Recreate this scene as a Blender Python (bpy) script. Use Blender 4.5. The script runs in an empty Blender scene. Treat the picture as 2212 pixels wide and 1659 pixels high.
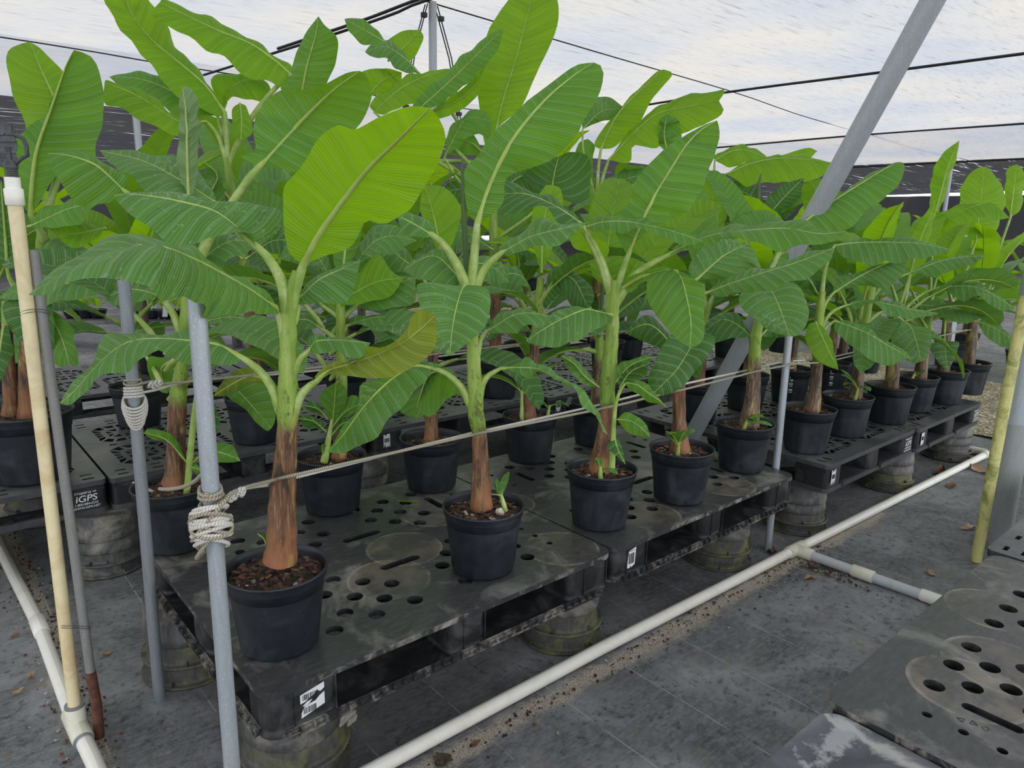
import bpy, bmesh, math, random
from mathutils import Vector, Matrix
random.seed(7)
sc = bpy.context.scene
COL = sc.collection
PI = math.pi

# ------------------------------------------------------------------ camera
FPX = 1550.99; CX, CY = 1106.0, 829.5
RM = ((0.7593729, -0.65039643, 0.01836514), (-0.13070606, -0.180135, -0.97491913), (0.63739213, 0.73792673, -0.2218004))
RX, RY, RZ = Vector(RM[0]), Vector(RM[1]), Vector(RM[2])
CAM = Vector((0, 0, 1.5))
cam_d = bpy.data.cameras.new('camera'); cam = bpy.data.objects.new('camera', cam_d); COL.objects.link(cam)
cam_d.sensor_fit = 'HORIZONTAL'; cam_d.sensor_width = 36.0; cam_d.lens = FPX*36.0/2212.0
cam_d.clip_start = 0.05; cam_d.clip_end = 300
m3 = Matrix((RX, -RY, -RZ)).transposed()
cam.matrix_world = Matrix.Translation(CAM) @ m3.to_4x4()
sc.camera = cam

def ray(px, py): return RX*((px-CX)/FPX) + RY*((py-CY)/FPX) + RZ
def at(px, py, d): return CAM + ray(px, py)*d          # point seen at a pixel, d metres along the view axis
def onz(px, py, z):
    r = ray(px, py); return CAM + r*((z-1.5)/r.z)
def depth(p): return (Vector(p)-CAM).dot(RZ)

# ------------------------------------------------------------------ materials
def mat(name):
    m = bpy.data.materials.new(name); m.use_nodes = True
    nt = m.node_tree
    return m, nt, nt.nodes['Principled BSDF'], nt.nodes['Material Output']
def N(nt, t, **kw):
    n = nt.nodes.new(t)
    for k, v in kw.items():
        if k in n.inputs: n.inputs[k].default_value = v
        else: setattr(n, k, v)
    return n
def LK(nt, a, b): nt.links.new(a, b)
def ramp(nt, fac, stops):
    r = nt.nodes.new('ShaderNodeValToRGB'); e = r.color_ramp.elements
    while len(e) > len(stops): e.remove(e[-1])
    while len(e) < len(stops): e.new(0.5)
    for k, (p, c) in enumerate(stops):
        e[k].position = p; e[k].color = (c[0], c[1], c[2], 1) if not isinstance(c, (int, float)) else (c, c, c, 1)
    LK(nt, fac, r.inputs[0]); return r.outputs[0]
def noise(nt, vec, scale, detail=4, rough=.55, dist=0.0):
    n = N(nt, 'ShaderNodeTexNoise'); n.inputs['Scale'].default_value = scale; n.inputs['Detail'].default_value = detail
    n.inputs['Roughness'].default_value = rough; n.inputs['Distortion'].default_value = dist
    if vec is not None: LK(nt, vec, n.inputs['Vector'])
    return n.outputs[0]
def mapping(nt, src, scale=(1, 1, 1), rot=(0, 0, 0)):
    m = N(nt, 'ShaderNodeMapping'); m.inputs['Scale'].default_value = scale; m.inputs['Rotation'].default_value = rot
    LK(nt, src, m.inputs['Vector']); return m.outputs[0]
def mixc(nt, fac, a, b, blend='MIX'):
    m = N(nt, 'ShaderNodeMix', data_type='RGBA', blend_type=blend)
    for i, v in ((0, fac), (6, a), (7, b)):
        if hasattr(v, 'is_linked'): LK(nt, v, m.inputs[i])
        else: m.inputs[i].default_value = (v if i == 0 else (v[0], v[1], v[2], 1))
    return m.outputs[2]
def mth(nt, op, a, b=None, c=None):
    m = N(nt, 'ShaderNodeMath', operation=op)
    for i, v in enumerate((a, b, c)):
        if v is None: continue
        if hasattr(v, 'is_linked'): LK(nt, v, m.inputs[i])
        else: m.inputs[i].default_value = v
    return m.outputs[0]
def bump(nt, h, strength, dist, target):
    b = N(nt, 'ShaderNodeBump'); b.inputs['Strength'].default_value = strength; b.inputs['Distance'].default_value = dist
    LK(nt, h, b.inputs['Height']); LK(nt, b.outputs[0], target.inputs['Normal']); return b
def coord(nt, which='Object'): return N(nt, 'ShaderNodeTexCoord').outputs[which]
def geo_pos(nt): return N(nt, 'ShaderNodeNewGeometry').outputs['Position']

def simple(name, col, rough=.5, metal=0.0, spec=.5, nscale=None, namt=.25, bumps=None):
    m, nt, p, o = mat(name)
    p.inputs['Roughness'].default_value = rough; p.inputs['Metallic'].default_value = metal
    p.inputs['Specular IOR Level'].default_value = spec
    if nscale:
        v = geo_pos(nt)
        f = noise(nt, v, nscale, 5)
        c = ramp(nt, f, [(.3, tuple(x*(1-namt) for x in col)), (.7, tuple(min(1, x*(1+namt)) for x in col))])
        LK(nt, c, p.inputs['Base Color'])
        if bumps: bump(nt, f, bumps[0], bumps[1], p)
    else: p.inputs['Base Color'].default_value = (*col, 1)
    return m

# --- leaves: lateral veins run out from the midrib; UV = metres along / metres across
def leaf_mat(name, top, thin, gloss=.42, trans=.38, spots=.0, pale=(.30, .46, .22)):
    m, nt, p, o = mat(name)
    uv = coord(nt, 'UV')
    s = N(nt, 'ShaderNodeSeparateXYZ'); LK(nt, uv, s.inputs[0])
    av = mth(nt, 'ABSOLUTE', s.outputs[1])
    w = mth(nt, 'SUBTRACT', s.outputs[0], mth(nt, 'MULTIPLY', av, .45))
    wob = noise(nt, mapping(nt, uv, (6, 6, 6)), 1.0, 2)
    w2 = mth(nt, 'ADD', w, mth(nt, 'MULTIPLY', wob, .012))
    fine = mth(nt, 'MULTIPLY_ADD', mth(nt, 'SINE', mth(nt, 'MULTIPLY', w2, 2*PI/.0072)), .5, .5)
    big = mth(nt, 'MULTIPLY_ADD', mth(nt, 'SINE', mth(nt, 'MULTIPLY', w2, 2*PI/.031)), .5, .5)
    cv = N(nt, 'ShaderNodeCombineXYZ'); LK(nt, mth(nt, 'MULTIPLY', w2, 22.0), cv.inputs[0]); LK(nt, mth(nt, 'MULTIPLY', s.outputs[1], 2.5), cv.inputs[1])
    oi = N(nt, 'ShaderNodeObjectInfo'); LK(nt, mth(nt, 'MULTIPLY', oi.outputs['Random'], 40.0), cv.inputs[2])
    band = noise(nt, cv.outputs[0], 1.0, 3, .6)
    c = mixc(nt, mth(nt, 'MULTIPLY', band, .9), tuple(x*.52 for x in top), tuple(x*1.5 for x in top))
    c = mixc(nt, mth(nt, 'MULTIPLY', mth(nt, 'POWER', fine, 3.0), .30), c, pale)
    c = mixc(nt, mth(nt, 'MULTIPLY', mth(nt, 'POWER', big, 10.0), .42), c, pale)
    if spots > 0:
        sp = noise(nt, mapping(nt, uv, (1, 1, 1)), 95.0, 3, .7)
        msk = noise(nt, uv, 7.0, 2)
        f = ramp(nt, mth(nt, 'ADD', mth(nt, 'MULTIPLY', sp, .8), mth(nt, 'MULTIPLY', msk, .35)), [(.66, 0), (.74, 1)])
        c = mixc(nt, mth(nt, 'MULTIPLY', f, spots), c, (.42, .5, .38))
    LK(nt, c, p.inputs['Base Color'])
    p.inputs['Roughness'].default_value = gloss; p.inputs['Specular IOR Level'].default_value = .20
    hgt = mth(nt, 'ADD', mth(nt, 'MULTIPLY', fine, .25), mth(nt, 'ADD', mth(nt, 'MULTIPLY', big, .5), mth(nt, 'MULTIPLY', band, 1.2)))
    bump(nt, hgt, .75, .004, p)
    t = N(nt, 'ShaderNodeBsdfTranslucent')
    tc = mixc(nt, mth(nt, 'MULTIPLY', band, .8), tuple(x*.75 for x in thin), tuple(x*1.25 for x in thin))
    tc = mixc(nt, mth(nt, 'MULTIPLY', mth(nt, 'POWER', big, 6.0), .25), tc, tuple(x*.5 for x in thin))
    LK(nt, tc, t.inputs['Color'])
    mx = N(nt, 'ShaderNodeMixShader'); mx.inputs[0].default_value = trans
    LK(nt, p.outputs[0], mx.inputs[1]); LK(nt, t.outputs[0], mx.inputs[2]); LK(nt, mx.outputs[0], o.inputs['Surface'])
    return m
LEAF = {
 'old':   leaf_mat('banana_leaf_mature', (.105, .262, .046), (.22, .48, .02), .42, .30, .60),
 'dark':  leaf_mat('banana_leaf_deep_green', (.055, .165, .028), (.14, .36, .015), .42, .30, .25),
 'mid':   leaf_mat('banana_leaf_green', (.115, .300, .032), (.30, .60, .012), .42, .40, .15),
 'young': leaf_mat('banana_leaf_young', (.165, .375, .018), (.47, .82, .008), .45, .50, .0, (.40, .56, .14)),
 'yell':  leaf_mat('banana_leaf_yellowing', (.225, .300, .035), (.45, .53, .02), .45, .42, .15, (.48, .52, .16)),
 'spear': leaf_mat('banana_leaf_rolled', (.22, .36, .14), (.32, .46, .10), .55, .25, .0, (.38, .50, .28)),
}
MIDRIB = simple('leaf_midrib_pale_green', (.36, .48, .10), .45, nscale=25, namt=.15)
def petiole_mat():
    m, nt, p, o = mat('leaf_stalk_green')
    pos = geo_pos(nt)
    a = noise(nt, pos, 26.0, 4, .6); sp = noise(nt, pos, 210.0, 3, .7)
    c = ramp(nt, a, [(.32, (.23, .36, .055)), (.55, (.36, .48, .12)), (.72, (.48, .58, .24))])
    c = mixc(nt, mth(nt, 'MULTIPLY', ramp(nt, sp, [(.62, 0), (.68, 1)]), .55), c, (.06, .035, .015))
    LK(nt, c, p.inputs['Base Color']); p.inputs['Roughness'].default_value = .4
    return m
PETIOLE = petiole_mat()

def trunk_mat(name, old):
    m, nt, p, o = mat(name)
    uv = coord(nt, 'UV')
    s = N(nt, 'ShaderNodeSeparateXYZ'); LK(nt, uv, s.inputs[0])
    pos = geo_pos(nt)
    st = noise(nt, mapping(nt, pos, (190, 190, 9)), 1.0, 6, .7)
    blot = noise(nt, mapping(nt, pos, (9, 9, 5)), 1.0, 4, .6)
    brown = ramp(nt, st, [(.28, (.014, .008, .006)), (.44, (.095, .042, .019)), (.57, (.27, .142, .066)), (.76, (.50, .37, .22))])
    brown = mixc(nt, mth(nt, 'MULTIPLY', ramp(nt, blot, [(.44, 0), (.60, 1)]), .45), brown, (.25, .10, .038))
    if old: brown = mixc(nt, .72, brown, ramp(nt, st, [(.28, (.025, .016, .012)), (.45, (.11, .070, .045)), (.58, (.24, .175, .12)), (.75, (.46, .39, .29))]))
    dark = ramp(nt, noise(nt, mapping(nt, pos, (30, 30, 7)), 1.0, 6, .75), [(.52, 0), (.62, 1)])
    brown = mixc(nt, mth(nt, 'MULTIPLY', dark, .75), brown, (.02, .012, .008))
    patch = noise(nt, mapping(nt, pos, (17, 17, 5)), 1.0, 4, .65, .8)
    brown = mixc(nt, mth(nt, 'MULTIPLY', ramp(nt, patch, [(.56, 0), (.63, 1)]), .75), brown, (.42, .34, .085))
    brown = mixc(nt, mth(nt, 'MULTIPLY', ramp(nt, patch, [(.36, 1), (.43, 0)]), .8), brown, (.022, .013, .009))
    basal = ramp(nt, mth(nt, 'ADD', s.outputs[1], mth(nt, 'MULTIPLY_ADD', st, .5, -.25)), [(.0, .15 if old else .8), (.18, 0)])
    brown = mixc(nt, mth(nt, 'MULTIPLY', basal, ramp(nt, blot, [(.38, 0), (.55, 1)])), brown, (.40, .155, .065))
    green = ramp(nt, noise(nt, mapping(nt, pos, (35, 35, 4)), 1.0, 4), [(.3, (.16, .30, .030)), (.55, (.30, .44, .065)), (.75, (.48, .58, .19))])
    speck = ramp(nt, noise(nt, mapping(nt, pos, (190, 190, 60)), 1.0, 4, .7), [(.60, 0), (.66, 1)])
    low = ramp(nt, s.outputs[1], [(.45, .95), (.62, .75), (.85, .1)])
    green = mixc(nt, mth(nt, 'MULTIPLY', speck, low), green, (.03, .015, .008))
    f = mth(nt, 'ADD', s.outputs[1], mth(nt, 'MULTIPLY_ADD', blot, .22, -.11))
    scar = ramp(nt, noise(nt, mapping(nt, pos, (26, 26, 14)), 1.0, 5, .75, 1.2), [(.56, 0), (.61, 1)])
    green = mixc(nt, mth(nt, 'MULTIPLY', scar, mth(nt, 'MULTIPLY', low, .8)), green, (.09, .045, .02))
    fac = ramp(nt, f, [(.47, 0), (.53, 1)])
    LK(nt, mixc(nt, fac, brown, green), p.inputs['Base Color'])
    p.inputs['Roughness'].default_value = .55
    bump(nt, st, .6, .006, p)
    return m
TRUNK = trunk_mat('pseudostem_sheaths', False); TRUNKOLD = trunk_mat('pseudostem_fibrous_bark', True)

def plastic(name, col, rough, dust=(.30, .27, .22), damt=.5, dscale=4.0, speck=.0, streak=None, bmp=.25, var=2.2):
    m, nt, p, o = mat(name)
    pos = geo_pos(nt)
    n1 = noise(nt, pos, dscale, 8, .68, .6)
    vec = pos if streak is None else mapping(nt, pos, streak)
    n2 = noise(nt, vec, 26.0, 6, .7)
    c = mixc(nt, ramp(nt, n2, [(.35, 0), (.75, .8)]), col, tuple(min(1, x*var) for x in col))
    c = mixc(nt, mth(nt, 'MULTIPLY', ramp(nt, n1, [(.49, 0), (.66, 1)]), damt), c, dust)
    if speck:
        sp = noise(nt, pos, 260.0, 2, .6)
        c = mixc(nt, mth(nt, 'MULTIPLY', ramp(nt, sp, [(.70, 0), (.76, 1)]), speck), c, (.35, .35, .36))
    LK(nt, c, p.inputs['Base Color'])
    r = ramp(nt, n1, [(.3, rough*.8), (.7, min(1, rough*1.5))])
    LK(nt, r, p.inputs['Roughness'])
    bump(nt, n2, bmp, .004, p)
    return m
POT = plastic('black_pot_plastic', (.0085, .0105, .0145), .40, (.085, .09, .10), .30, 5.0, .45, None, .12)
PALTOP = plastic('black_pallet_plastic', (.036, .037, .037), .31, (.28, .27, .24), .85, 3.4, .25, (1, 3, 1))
def ring_stains(m, centres, amt=.62):
    nt = m.node_tree; p = nt.nodes['Principled BSDF']; pos = geo_pos(nt)
    src = p.inputs['Base Color'].links[0].from_socket; c = src
    wob = noise(nt, pos, 9.0, 5, .65)
    for (x, y, r, k) in centres:
        d = N(nt, 'ShaderNodeVectorMath', operation='DISTANCE'); d.inputs[1].default_value = (x, y, PT_)
        LK(nt, pos, d.inputs[0])
        q = mth(nt, 'DIVIDE', d.outputs['Value'], r)
        edge = mth(nt, 'MULTIPLY', ramp(nt, q, [(.90, 0), (.965, 1), (.985, .9), (1.0, 0)]), ramp(nt, wob, [(.42, .05), (.62, 1)]))
        inner = mth(nt, 'MULTIPLY', mth(nt, 'LESS_THAN', q, .94), mth(nt, 'MULTIPLY', ramp(nt, wob, [(.45, .15), (.66, 1)]), k))
        c = mixc(nt, mth(nt, 'MULTIPLY', inner, amt), c, (.23, .185, .135))
        c = mixc(nt, mth(nt, 'MULTIPLY', edge, amt), c, (.38, .34, .27))
    LK(nt, c, p.inputs['Base Color'])
PT_ = .412
ring_stains(PALTOP, [(2.03, .415, .135, .6), (1.86, .435, .135, .9), (2.33, .52, .125, .6), (2.62, .55, .12, .2), (1.05, 1.78, .13, .8), (1.20, 1.93, .13, .9), (1.45, 2.12, .13, .7), (1.62, 1.60, .13, .6), (1.72, 2.02, .12, .5), (2.08, 1.60, .13, .9), (2.6, 1.60, .13, .9), (.68, 2.35, .11, .9)])
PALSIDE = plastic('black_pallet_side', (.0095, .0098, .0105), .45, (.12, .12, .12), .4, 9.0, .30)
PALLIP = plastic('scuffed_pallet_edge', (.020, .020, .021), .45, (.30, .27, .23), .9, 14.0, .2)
LATTICE = plastic('grey_black_lattice_plastic', (.055, .057, .060), .33, (.26, .25, .23), .6, 2.4, .2)
POTOLD = plastic('weathered_pot_plastic', (.045, .044, .042), .45, (.34, .31, .25), .85, 5.0, .2, (3, 3, 1), .15, 2.6)
POTMOSS = plastic('mossy_pot_plastic', (.050, .049, .043), .5, (.20, .205, .06), .9, 7.0, .1, (3, 3, 1), .15, 2.6)
PVC = plastic('white_pvc', (.90, .87, .79), .33, (.70, .63, .50), .45, 6.0, 0, None, .02, 1.08)
PVCGREY = plastic('grey_pvc', (.50, .53, .55), .4, (.30, .25, .18), .4, 6.0, 0, None, .02, 1.15)
PVCYEL = plastic('yellowed_pvc', (.80, .69, .42), .38, (.55, .36, .15), .5, 7.0, 0, (3, 3, .4), .03, 1.15)
PVCMOSS = plastic('mossy_pvc', (.56, .53, .20), .5, (.17, .20, .04), .85, 16.0, 0, (3, 3, .5), .1, 1.3)
COUPL = plastic('cream_pvc_fitting', (.74, .72, .58), .35, (.50, .44, .30), .4, 10.0, 0, None, .02, 1.1)

def galv(name, col, rough=.38, rust=.0):
    m, nt, p, o = mat(name)
    pos = geo_pos(nt)
    a = noise(nt, mapping(nt, pos, (1, 1, .12)), 120.0, 3, .7)
    b = noise(nt, pos, 260.0, 2)
    c = mixc(nt, mth(nt, 'MULTIPLY', a, .9), tuple(x*.72 for x in col), tuple(min(1, x*1.22) for x in col))
    c = mixc(nt, mth(nt, 'MULTIPLY', ramp(nt, b, [(.58, 0), (.7, 1)]), .35), c, tuple(min(1, x*1.9) for x in col))
    if rust:
        r = ramp(nt, noise(nt, mapping(nt, pos, (1, 1, .3)), 9.0, 5, .7), [(.52, 0), (.64, 1)])
        c = mixc(nt, mth(nt, 'MULTIPLY', r, rust), c, (.20, .13, .055))
    LK(nt, c, p.inputs['Base Color'])
    p.inputs['Metallic'].default_value = .35; p.inputs['Roughness'].default_value = rough
    bump(nt, b, .15, .002, p)
    return m
GALV = galv('galvanised_steel', (.42, .46, .49))
GALVD = galv('galvanised_steel_dull', (.27, .295, .315), .5)
GALVBIG = galv('galvanised_brace_steel', (.40, .425, .445), .5)
GALVR = galv('galvanised_post_with_mud', (.34, .36, .345), .5, .7)
CONDUIT = galv('weathered_conduit', (.26, .26, .24), .6)
RUST = simple('rusted_steel', (.105, .038, .022), .75, nscale=60, namt=.5)
BLACKP = simple('black_hard_plastic', (.060, .062, .066), .45, nscale=60, namt=.4)
WIRE = simple('thin_wire', (.12, .12, .11), .4, .6)
CABLE = simple('black_cable', (.012, .012, .013), .5)
def rope_mat(name, a, b):
    m, nt, p, o = mat(name)
    uv = coord(nt, 'UV')
    s = N(nt, 'ShaderNodeSeparateXYZ'); LK(nt, uv, s.inputs[0])
    tw = mth(nt, 'MULTIPLY_ADD', mth(nt, 'SINE', mth(nt, 'ADD', mth(nt, 'MULTIPLY', s.outputs[1], 2*PI/.006), mth(nt, 'MULTIPLY', s.outputs[0], 4*PI))), .5, .5)
    LK(nt, mixc(nt, tw, a, b), p.inputs['Base Color']); p.inputs['Roughness'].default_value = .85
    bump(nt, tw, .6, .002, p); return m
ROPEW = rope_mat('white_rope', (.50, .46, .40), (.78, .75, .70))
ROPET = rope_mat('tan_rope', (.22, .19, .13), (.50, .46, .36))
LABELW = simple('white_sticker', (.74, .74, .74), .6)
LABELK = simple('black_print', (.02, .02, .02), .6)
WHITEINK = simple('white_print', (.75, .75, .76), .6)
GREYINK = simple('raised_print', (.045, .046, .048), .35)

def soil_mat():
    m, nt, p, o = mat('bark_mulch_soil')
    pos = geo_pos(nt)
    v = N(nt, 'ShaderNodeTexVoronoi'); v.inputs['Scale'].default_value = 95; v.inputs['Randomness'].default_value = 1
    LK(nt, mapping(nt, pos, (1, .7, 1), (0, 0, .6)), v.inputs['Vector'])
    sx = N(nt, 'ShaderNodeSeparateColor'); LK(nt, v.outputs['Color'], sx.inputs[0])
    c = ramp(nt, sx.outputs[0], [(.0, (.010, .006, .005)), (.4, (.035, .018, .012)), (.7, (.085, .040, .024)), (.94, (.15, .075, .045)), (.985, (.45, .40, .33))])
    LK(nt, c, p.inputs['Base Color']); p.inputs['Roughness'].default_value = .85
    bump(nt, v.outputs['Distance'], .9, .012, p); return m
SOIL = soil_mat()
CHIPS = [simple('bark_chip_'+n, c, .8, nscale=80, namt=.4) for n, c in (('brown', (.095, .042, .026)), ('dark', (.035, .019, .014)), ('red', (.16, .065, .035)), ('pale', (.42, .36, .28)))]

def ground_mat():
    m, nt, p, o = mat('woven_ground_cloth')
    pos = geo_pos(nt)
    s = N(nt, 'ShaderNodeSeparateXYZ'); LK(nt, pos, s.inputs[0])
    n1 = noise(nt, pos, 2.4, 9, .72, .5)
    n2 = noise(nt, mapping(nt, pos, (22, 75, 1), (0, 0, .12)), 1.0, 6, .75)
    n3 = noise(nt, pos, 32.0, 6, .75)
    c = ramp(nt, n1, [(.30, (.052, .054, .058)), (.47, (.17, .175, .18)), (.64, (.36, .365, .37))])
    c = mixc(nt, ramp(nt, n2, [(.44, 0), (.66, .75)]), c, (.30, .305, .315))
    c = mixc(nt, ramp(nt, n3, [(.52, 0), (.66, .85)]), c, (.028, .028, .031))
    d1 = ramp(nt, mth(nt, 'MULTIPLY_ADD', n3, .5, mth(nt, 'MULTIPLY', noise(nt, pos, 4.5, 5, .6), .5)), [(.54, 0), (.62, .6)])
    c = mixc(nt, d1, c, (.30, .27, .215))
    # white marker threads every 0.293 m
    fx = mth(nt, 'PINGPONG', mth(nt, 'ADD', mth(nt, 'ADD', s.outputs[0], mth(nt, 'MULTIPLY_ADD', noise(nt, pos, 3.0, 1), .016, -.008)), -1.174+.293*100), .1465)
    line = mth(nt, 'LESS_THAN', fx, .0021)
    lb = mth(nt, 'MULTIPLY', line, ramp(nt, noise(nt, pos, 14.0, 3), [(.38, 0), (.50, .8)]))
    c = mixc(nt, lb, c, (.44, .44, .43))
    # sand washed up along the two pipes
    def sand(dist, width):
        nn = mth(nt, 'ADD', mth(nt, 'DIVIDE', mth(nt, 'ABSOLUTE', dist), width), mth(nt, 'MULTIPLY_ADD', noise(nt, pos, 5.5, 6, .7), 3.0, -1.5))
        return ramp(nt, nn, [(.35, 1), (1.0, 0)])
    dy = mth(nt, 'ADD', s.outputs[1], -1.44); dx = mth(nt, 'ADD', s.outputs[0], -.265)
    front = mth(nt, 'LESS_THAN', s.outputs[1], 1.52)
    grit = ramp(nt, noise(nt, pos, 150.0, 3, .7), [(.28, (.08, .058, .040)), (.48, (.46, .40, .31)), (.70, (.75, .70, .62))])
    sf = mth(nt, 'MAXIMUM', mth(nt, 'MULTIPLY', sand(dy, .05), front), sand(dx, .045))
    sf = mth(nt, 'MULTIPLY', sf, mth(nt, 'LESS_THAN', s.outputs[0], 3.9))
    c = mixc(nt, mth(nt, 'MULTIPLY', sf, .9), c, grit)
    LK(nt, c, p.inputs['Base Color']); p.inputs['Roughness'].default_value = .62; p.inputs['Specular IOR Level'].default_value = .45
    w1 = mth(nt, 'SINE', mth(nt, 'MULTIPLY', s.outputs[0], 2*PI/.0055)); w2 = mth(nt, 'SINE', mth(nt, 'MULTIPLY', s.outputs[1], 2*PI/.0055))
    bump(nt, mth(nt, 'ADD', mth(nt, 'MULTIPLY', mth(nt, 'MULTIPLY', w1, w2), .35), mth(nt, 'ADD', n2, n1)), .55, .006, p)
    return m
GROUND = ground_mat()
def gravel_mat():
    m, nt, p, o = mat('tan_gravel')
    pos = geo_pos(nt)
    v = N(nt, 'ShaderNodeTexVoronoi'); v.inputs['Scale'].default_value = 42; LK(nt, pos, v.inputs['Vector'])
    sx = N(nt, 'ShaderNodeSeparateColor'); LK(nt, v.outputs['Color'], sx.inputs[0])
    c = ramp(nt, sx.outputs[0], [(0, (.16, .135, .08)), (.5, (.36, .315, .20)), (1, (.62, .56, .40))])
    c = mixc(nt, ramp(nt, noise(nt, pos, 3.0, 4), [(.45, 0), (.7, .6)]), c, (.14, .13, .06))
    LK(nt, c, p.inputs['Base Color']); p.inputs['Roughness'].default_value = .9
    bump(nt, v.outputs['Distance'], 1.0, .02, p); return m
GRAVEL = gravel_mat()

# ------------------------------------------------------------------ mesh helpers
class MB:
    """collects geometry; build() links it as one mesh object"""
    def __init__(s): s.v = []; s.f = []; s.uv = []; s.mi = []; s.sm = []
    def add(s, vs, fs, uvs=None, mi=0, smooth=True):
        b = len(s.v); s.v += [tuple(x) for x in vs]
        s.uv += list(uvs) if uvs else [(0, 0)]*len(vs)
        for f in fs: s.f.append(tuple(i+b for i in f)); s.mi.append(mi); s.sm.append(smooth)
        return s
    def box(s, c, d, rot=None, mi=0):
        hx, hy, hz = d[0]/2, d[1]/2, d[2]/2
        vs = [Vector((x*hx, y*hy, z*hz)) for z in (-1, 1) for y in (-1, 1) for x in (-1, 1)]
        if rot is not None: vs = [rot @ v for v in vs]
        vs = [v+Vector(c) for v in vs]
        return s.add(vs, [(0, 2, 3, 1), (4, 5, 7, 6), (0, 1, 5, 4), (2, 6, 7, 3), (0, 4, 6, 2), (1, 3, 7, 5)], None, mi, False)
    def tube(s, pts, rad, seg=12, caps=True, mi=0, flat=1.0, up=None):
        pts = [Vector(p) for p in pts]; n = len(pts)
        if not isinstance(rad, (list, tuple)): rad = [rad]*n
        ts = []
        for i in range(n):
            t = pts[min(i+1, n-1)]-pts[max(i-1, 0)]
            ts.append(t.normalized() if t.length > 1e-9 else Vector((0, 0, 1)))
        u = up or (Vector((1, 0, 0)) if abs(ts[0].z) > .8 else Vector((0, 0, 1)))
        vs = []; uvs = []; L = 0
        for i in range(n):
            if i: L += (pts[i]-pts[i-1]).length
            a = (u - ts[i]*u.dot(ts[i]))
            if a.length < 1e-6: a = ts[i].orthogonal()
            a.normalize(); b = ts[i].cross(a); u = a
            for k in range(seg+1):
                q = 2*PI*k/seg
                vs.append(pts[i]+(a*math.cos(q)*flat+b*math.sin(q))*rad[i]); uvs.append((k/seg, L))
        fs = []
        for i in range(n-1):
            for k in range(seg):
                j = i*(seg+1)+k; fs.append((j, j+1, j+seg+2, j+seg+1))
        s.add(vs, fs, uvs, mi)
        if caps:
            s.add(vs[:seg], [tuple(range(seg))[::-1]], None, mi, False); s.add(vs[(n-1)*(seg+1):(n-1)*(seg+1)+seg], [tuple(range(seg))], None, mi, False)
        return s
    def lathe(s, prof, seg=40, c=(0, 0, 0), mi=0, facet=None):
        vs = []; uvs = []
        for (r, z) in prof:
            for k in range(seg+1):
                q = 2*PI*k/seg; rr = r*(facet(q, z) if facet else 1)
                vs.append((c[0]+rr*math.cos(q), c[1]+rr*math.sin(q), c[2]+z)); uvs.append((k/seg, z))
        fs = []
        for i in range(len(prof)-1):
            for k in range(seg):
                j = i*(seg+1)+k; fs.append((j, j+1, j+seg+2, j+seg+1))
        return s.add(vs, fs, uvs, mi)
    def build(s, name, m, parent=None, loc=None, rotz=0, autos=None):
        me = bpy.data.meshes.new(name); me.from_pydata(s.v, [], s.f)
        for x in (m if isinstance(m, (list, tuple)) else [m]): me.materials.append(x)
        ul = me.uv_layers.new(name='UVMap')
        for l in me.loops: ul.data[l.index].uv = s.uv[l.vertex_index]
        me.polygons.foreach_set('material_index', s.mi); me.polygons.foreach_set('use_smooth', s.sm)
        me.update()
        o = bpy.data.objects.new(name, me); COL.objects.link(o)
        if parent: o.parent = parent
        if loc is not None: o.location = loc
        o.rotation_euler.z = rotz
        return o
def tag(o, label, cat, group=None):
    o['label'] = label; o['category'] = cat
    if group: o['group'] = group
    return o
def thing(name, label, cat, loc=(0, 0, 0), rotz=0, group=None):
    o = bpy.data.objects.new(name, None); COL.objects.link(o); o.empty_display_size = .05
    o.location = loc; o.rotation_euler.z = rotz
    return tag(o, label, cat, group)
def structure(o): o['kind'] = 'structure'; return o
def children(o, pool): return [c for c in pool if c.parent == o]
def copy_tree(o, parent=None):
    c = o.copy(); COL.objects.link(c)
    if parent: c.parent = parent
    for ch in list(o.children): copy_tree(ch, c)
    return c
def smooth_path(pts, n):
    """Catmull-Rom through pts, n samples evenly spaced by length"""
    P = [Vector(p) for p in pts]
    if len(P) == 2: return [P[0].lerp(P[1], i/(n-1)) for i in range(n)]
    Q = [P[0]*2-P[1]]+P+[P[-1]*2-P[-2]]; dense = []
    for i in range(1, len(Q)-2):
        a, b, c, d = Q[i-1], Q[i], Q[i+1], Q[i+2]
        for k in range(12):
            t = k/12
            dense.append(.5*((2*b)+(c-a)*t+(2*a-5*b+4*c-d)*t*t+(3*b-a-3*c+d)*t**3))
    dense.append(P[-1])
    L = [0]
    for i in range(1, len(dense)): L.append(L[-1]+(dense[i]-dense[i-1]).length)
    out = []; j = 0
    for i in range(n):
        q = L[-1]*i/(n-1)
        while j < len(L)-2 and L[j+1] < q: j += 1
        seg = L[j+1]-L[j]; out.append(dense[j].lerp(dense[j+1], (q-L[j])/seg if seg > 1e-9 else 0))
    return out
def rrect(x0, y0, x1, y1, r, k=6):
    pts = []
    for (cx, cy, a0) in ((x1-r, y1-r, 0), (x0+r, y1-r, PI/2), (x0+r, y0+r, PI), (x1-r, y0+r, 1.5*PI)):
        for i in range(k+1):
            a = a0+PI/2*i/k; pts.append((cx+r*math.cos(a), cy+r*math.sin(a)))
    return pts
def circ(cx, cy, r, k=18): return [(cx+r*math.cos(2*PI*i/k), cy+r*math.sin(2*PI*i/k)) for i in range(k)]
def slot(cx, cy, lx, ly, k=6):
    r = min(lx, ly)/2; return rrect(cx-lx/2, cy-ly/2, cx+lx/2, cy+ly/2, r*.999, k)
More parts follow.
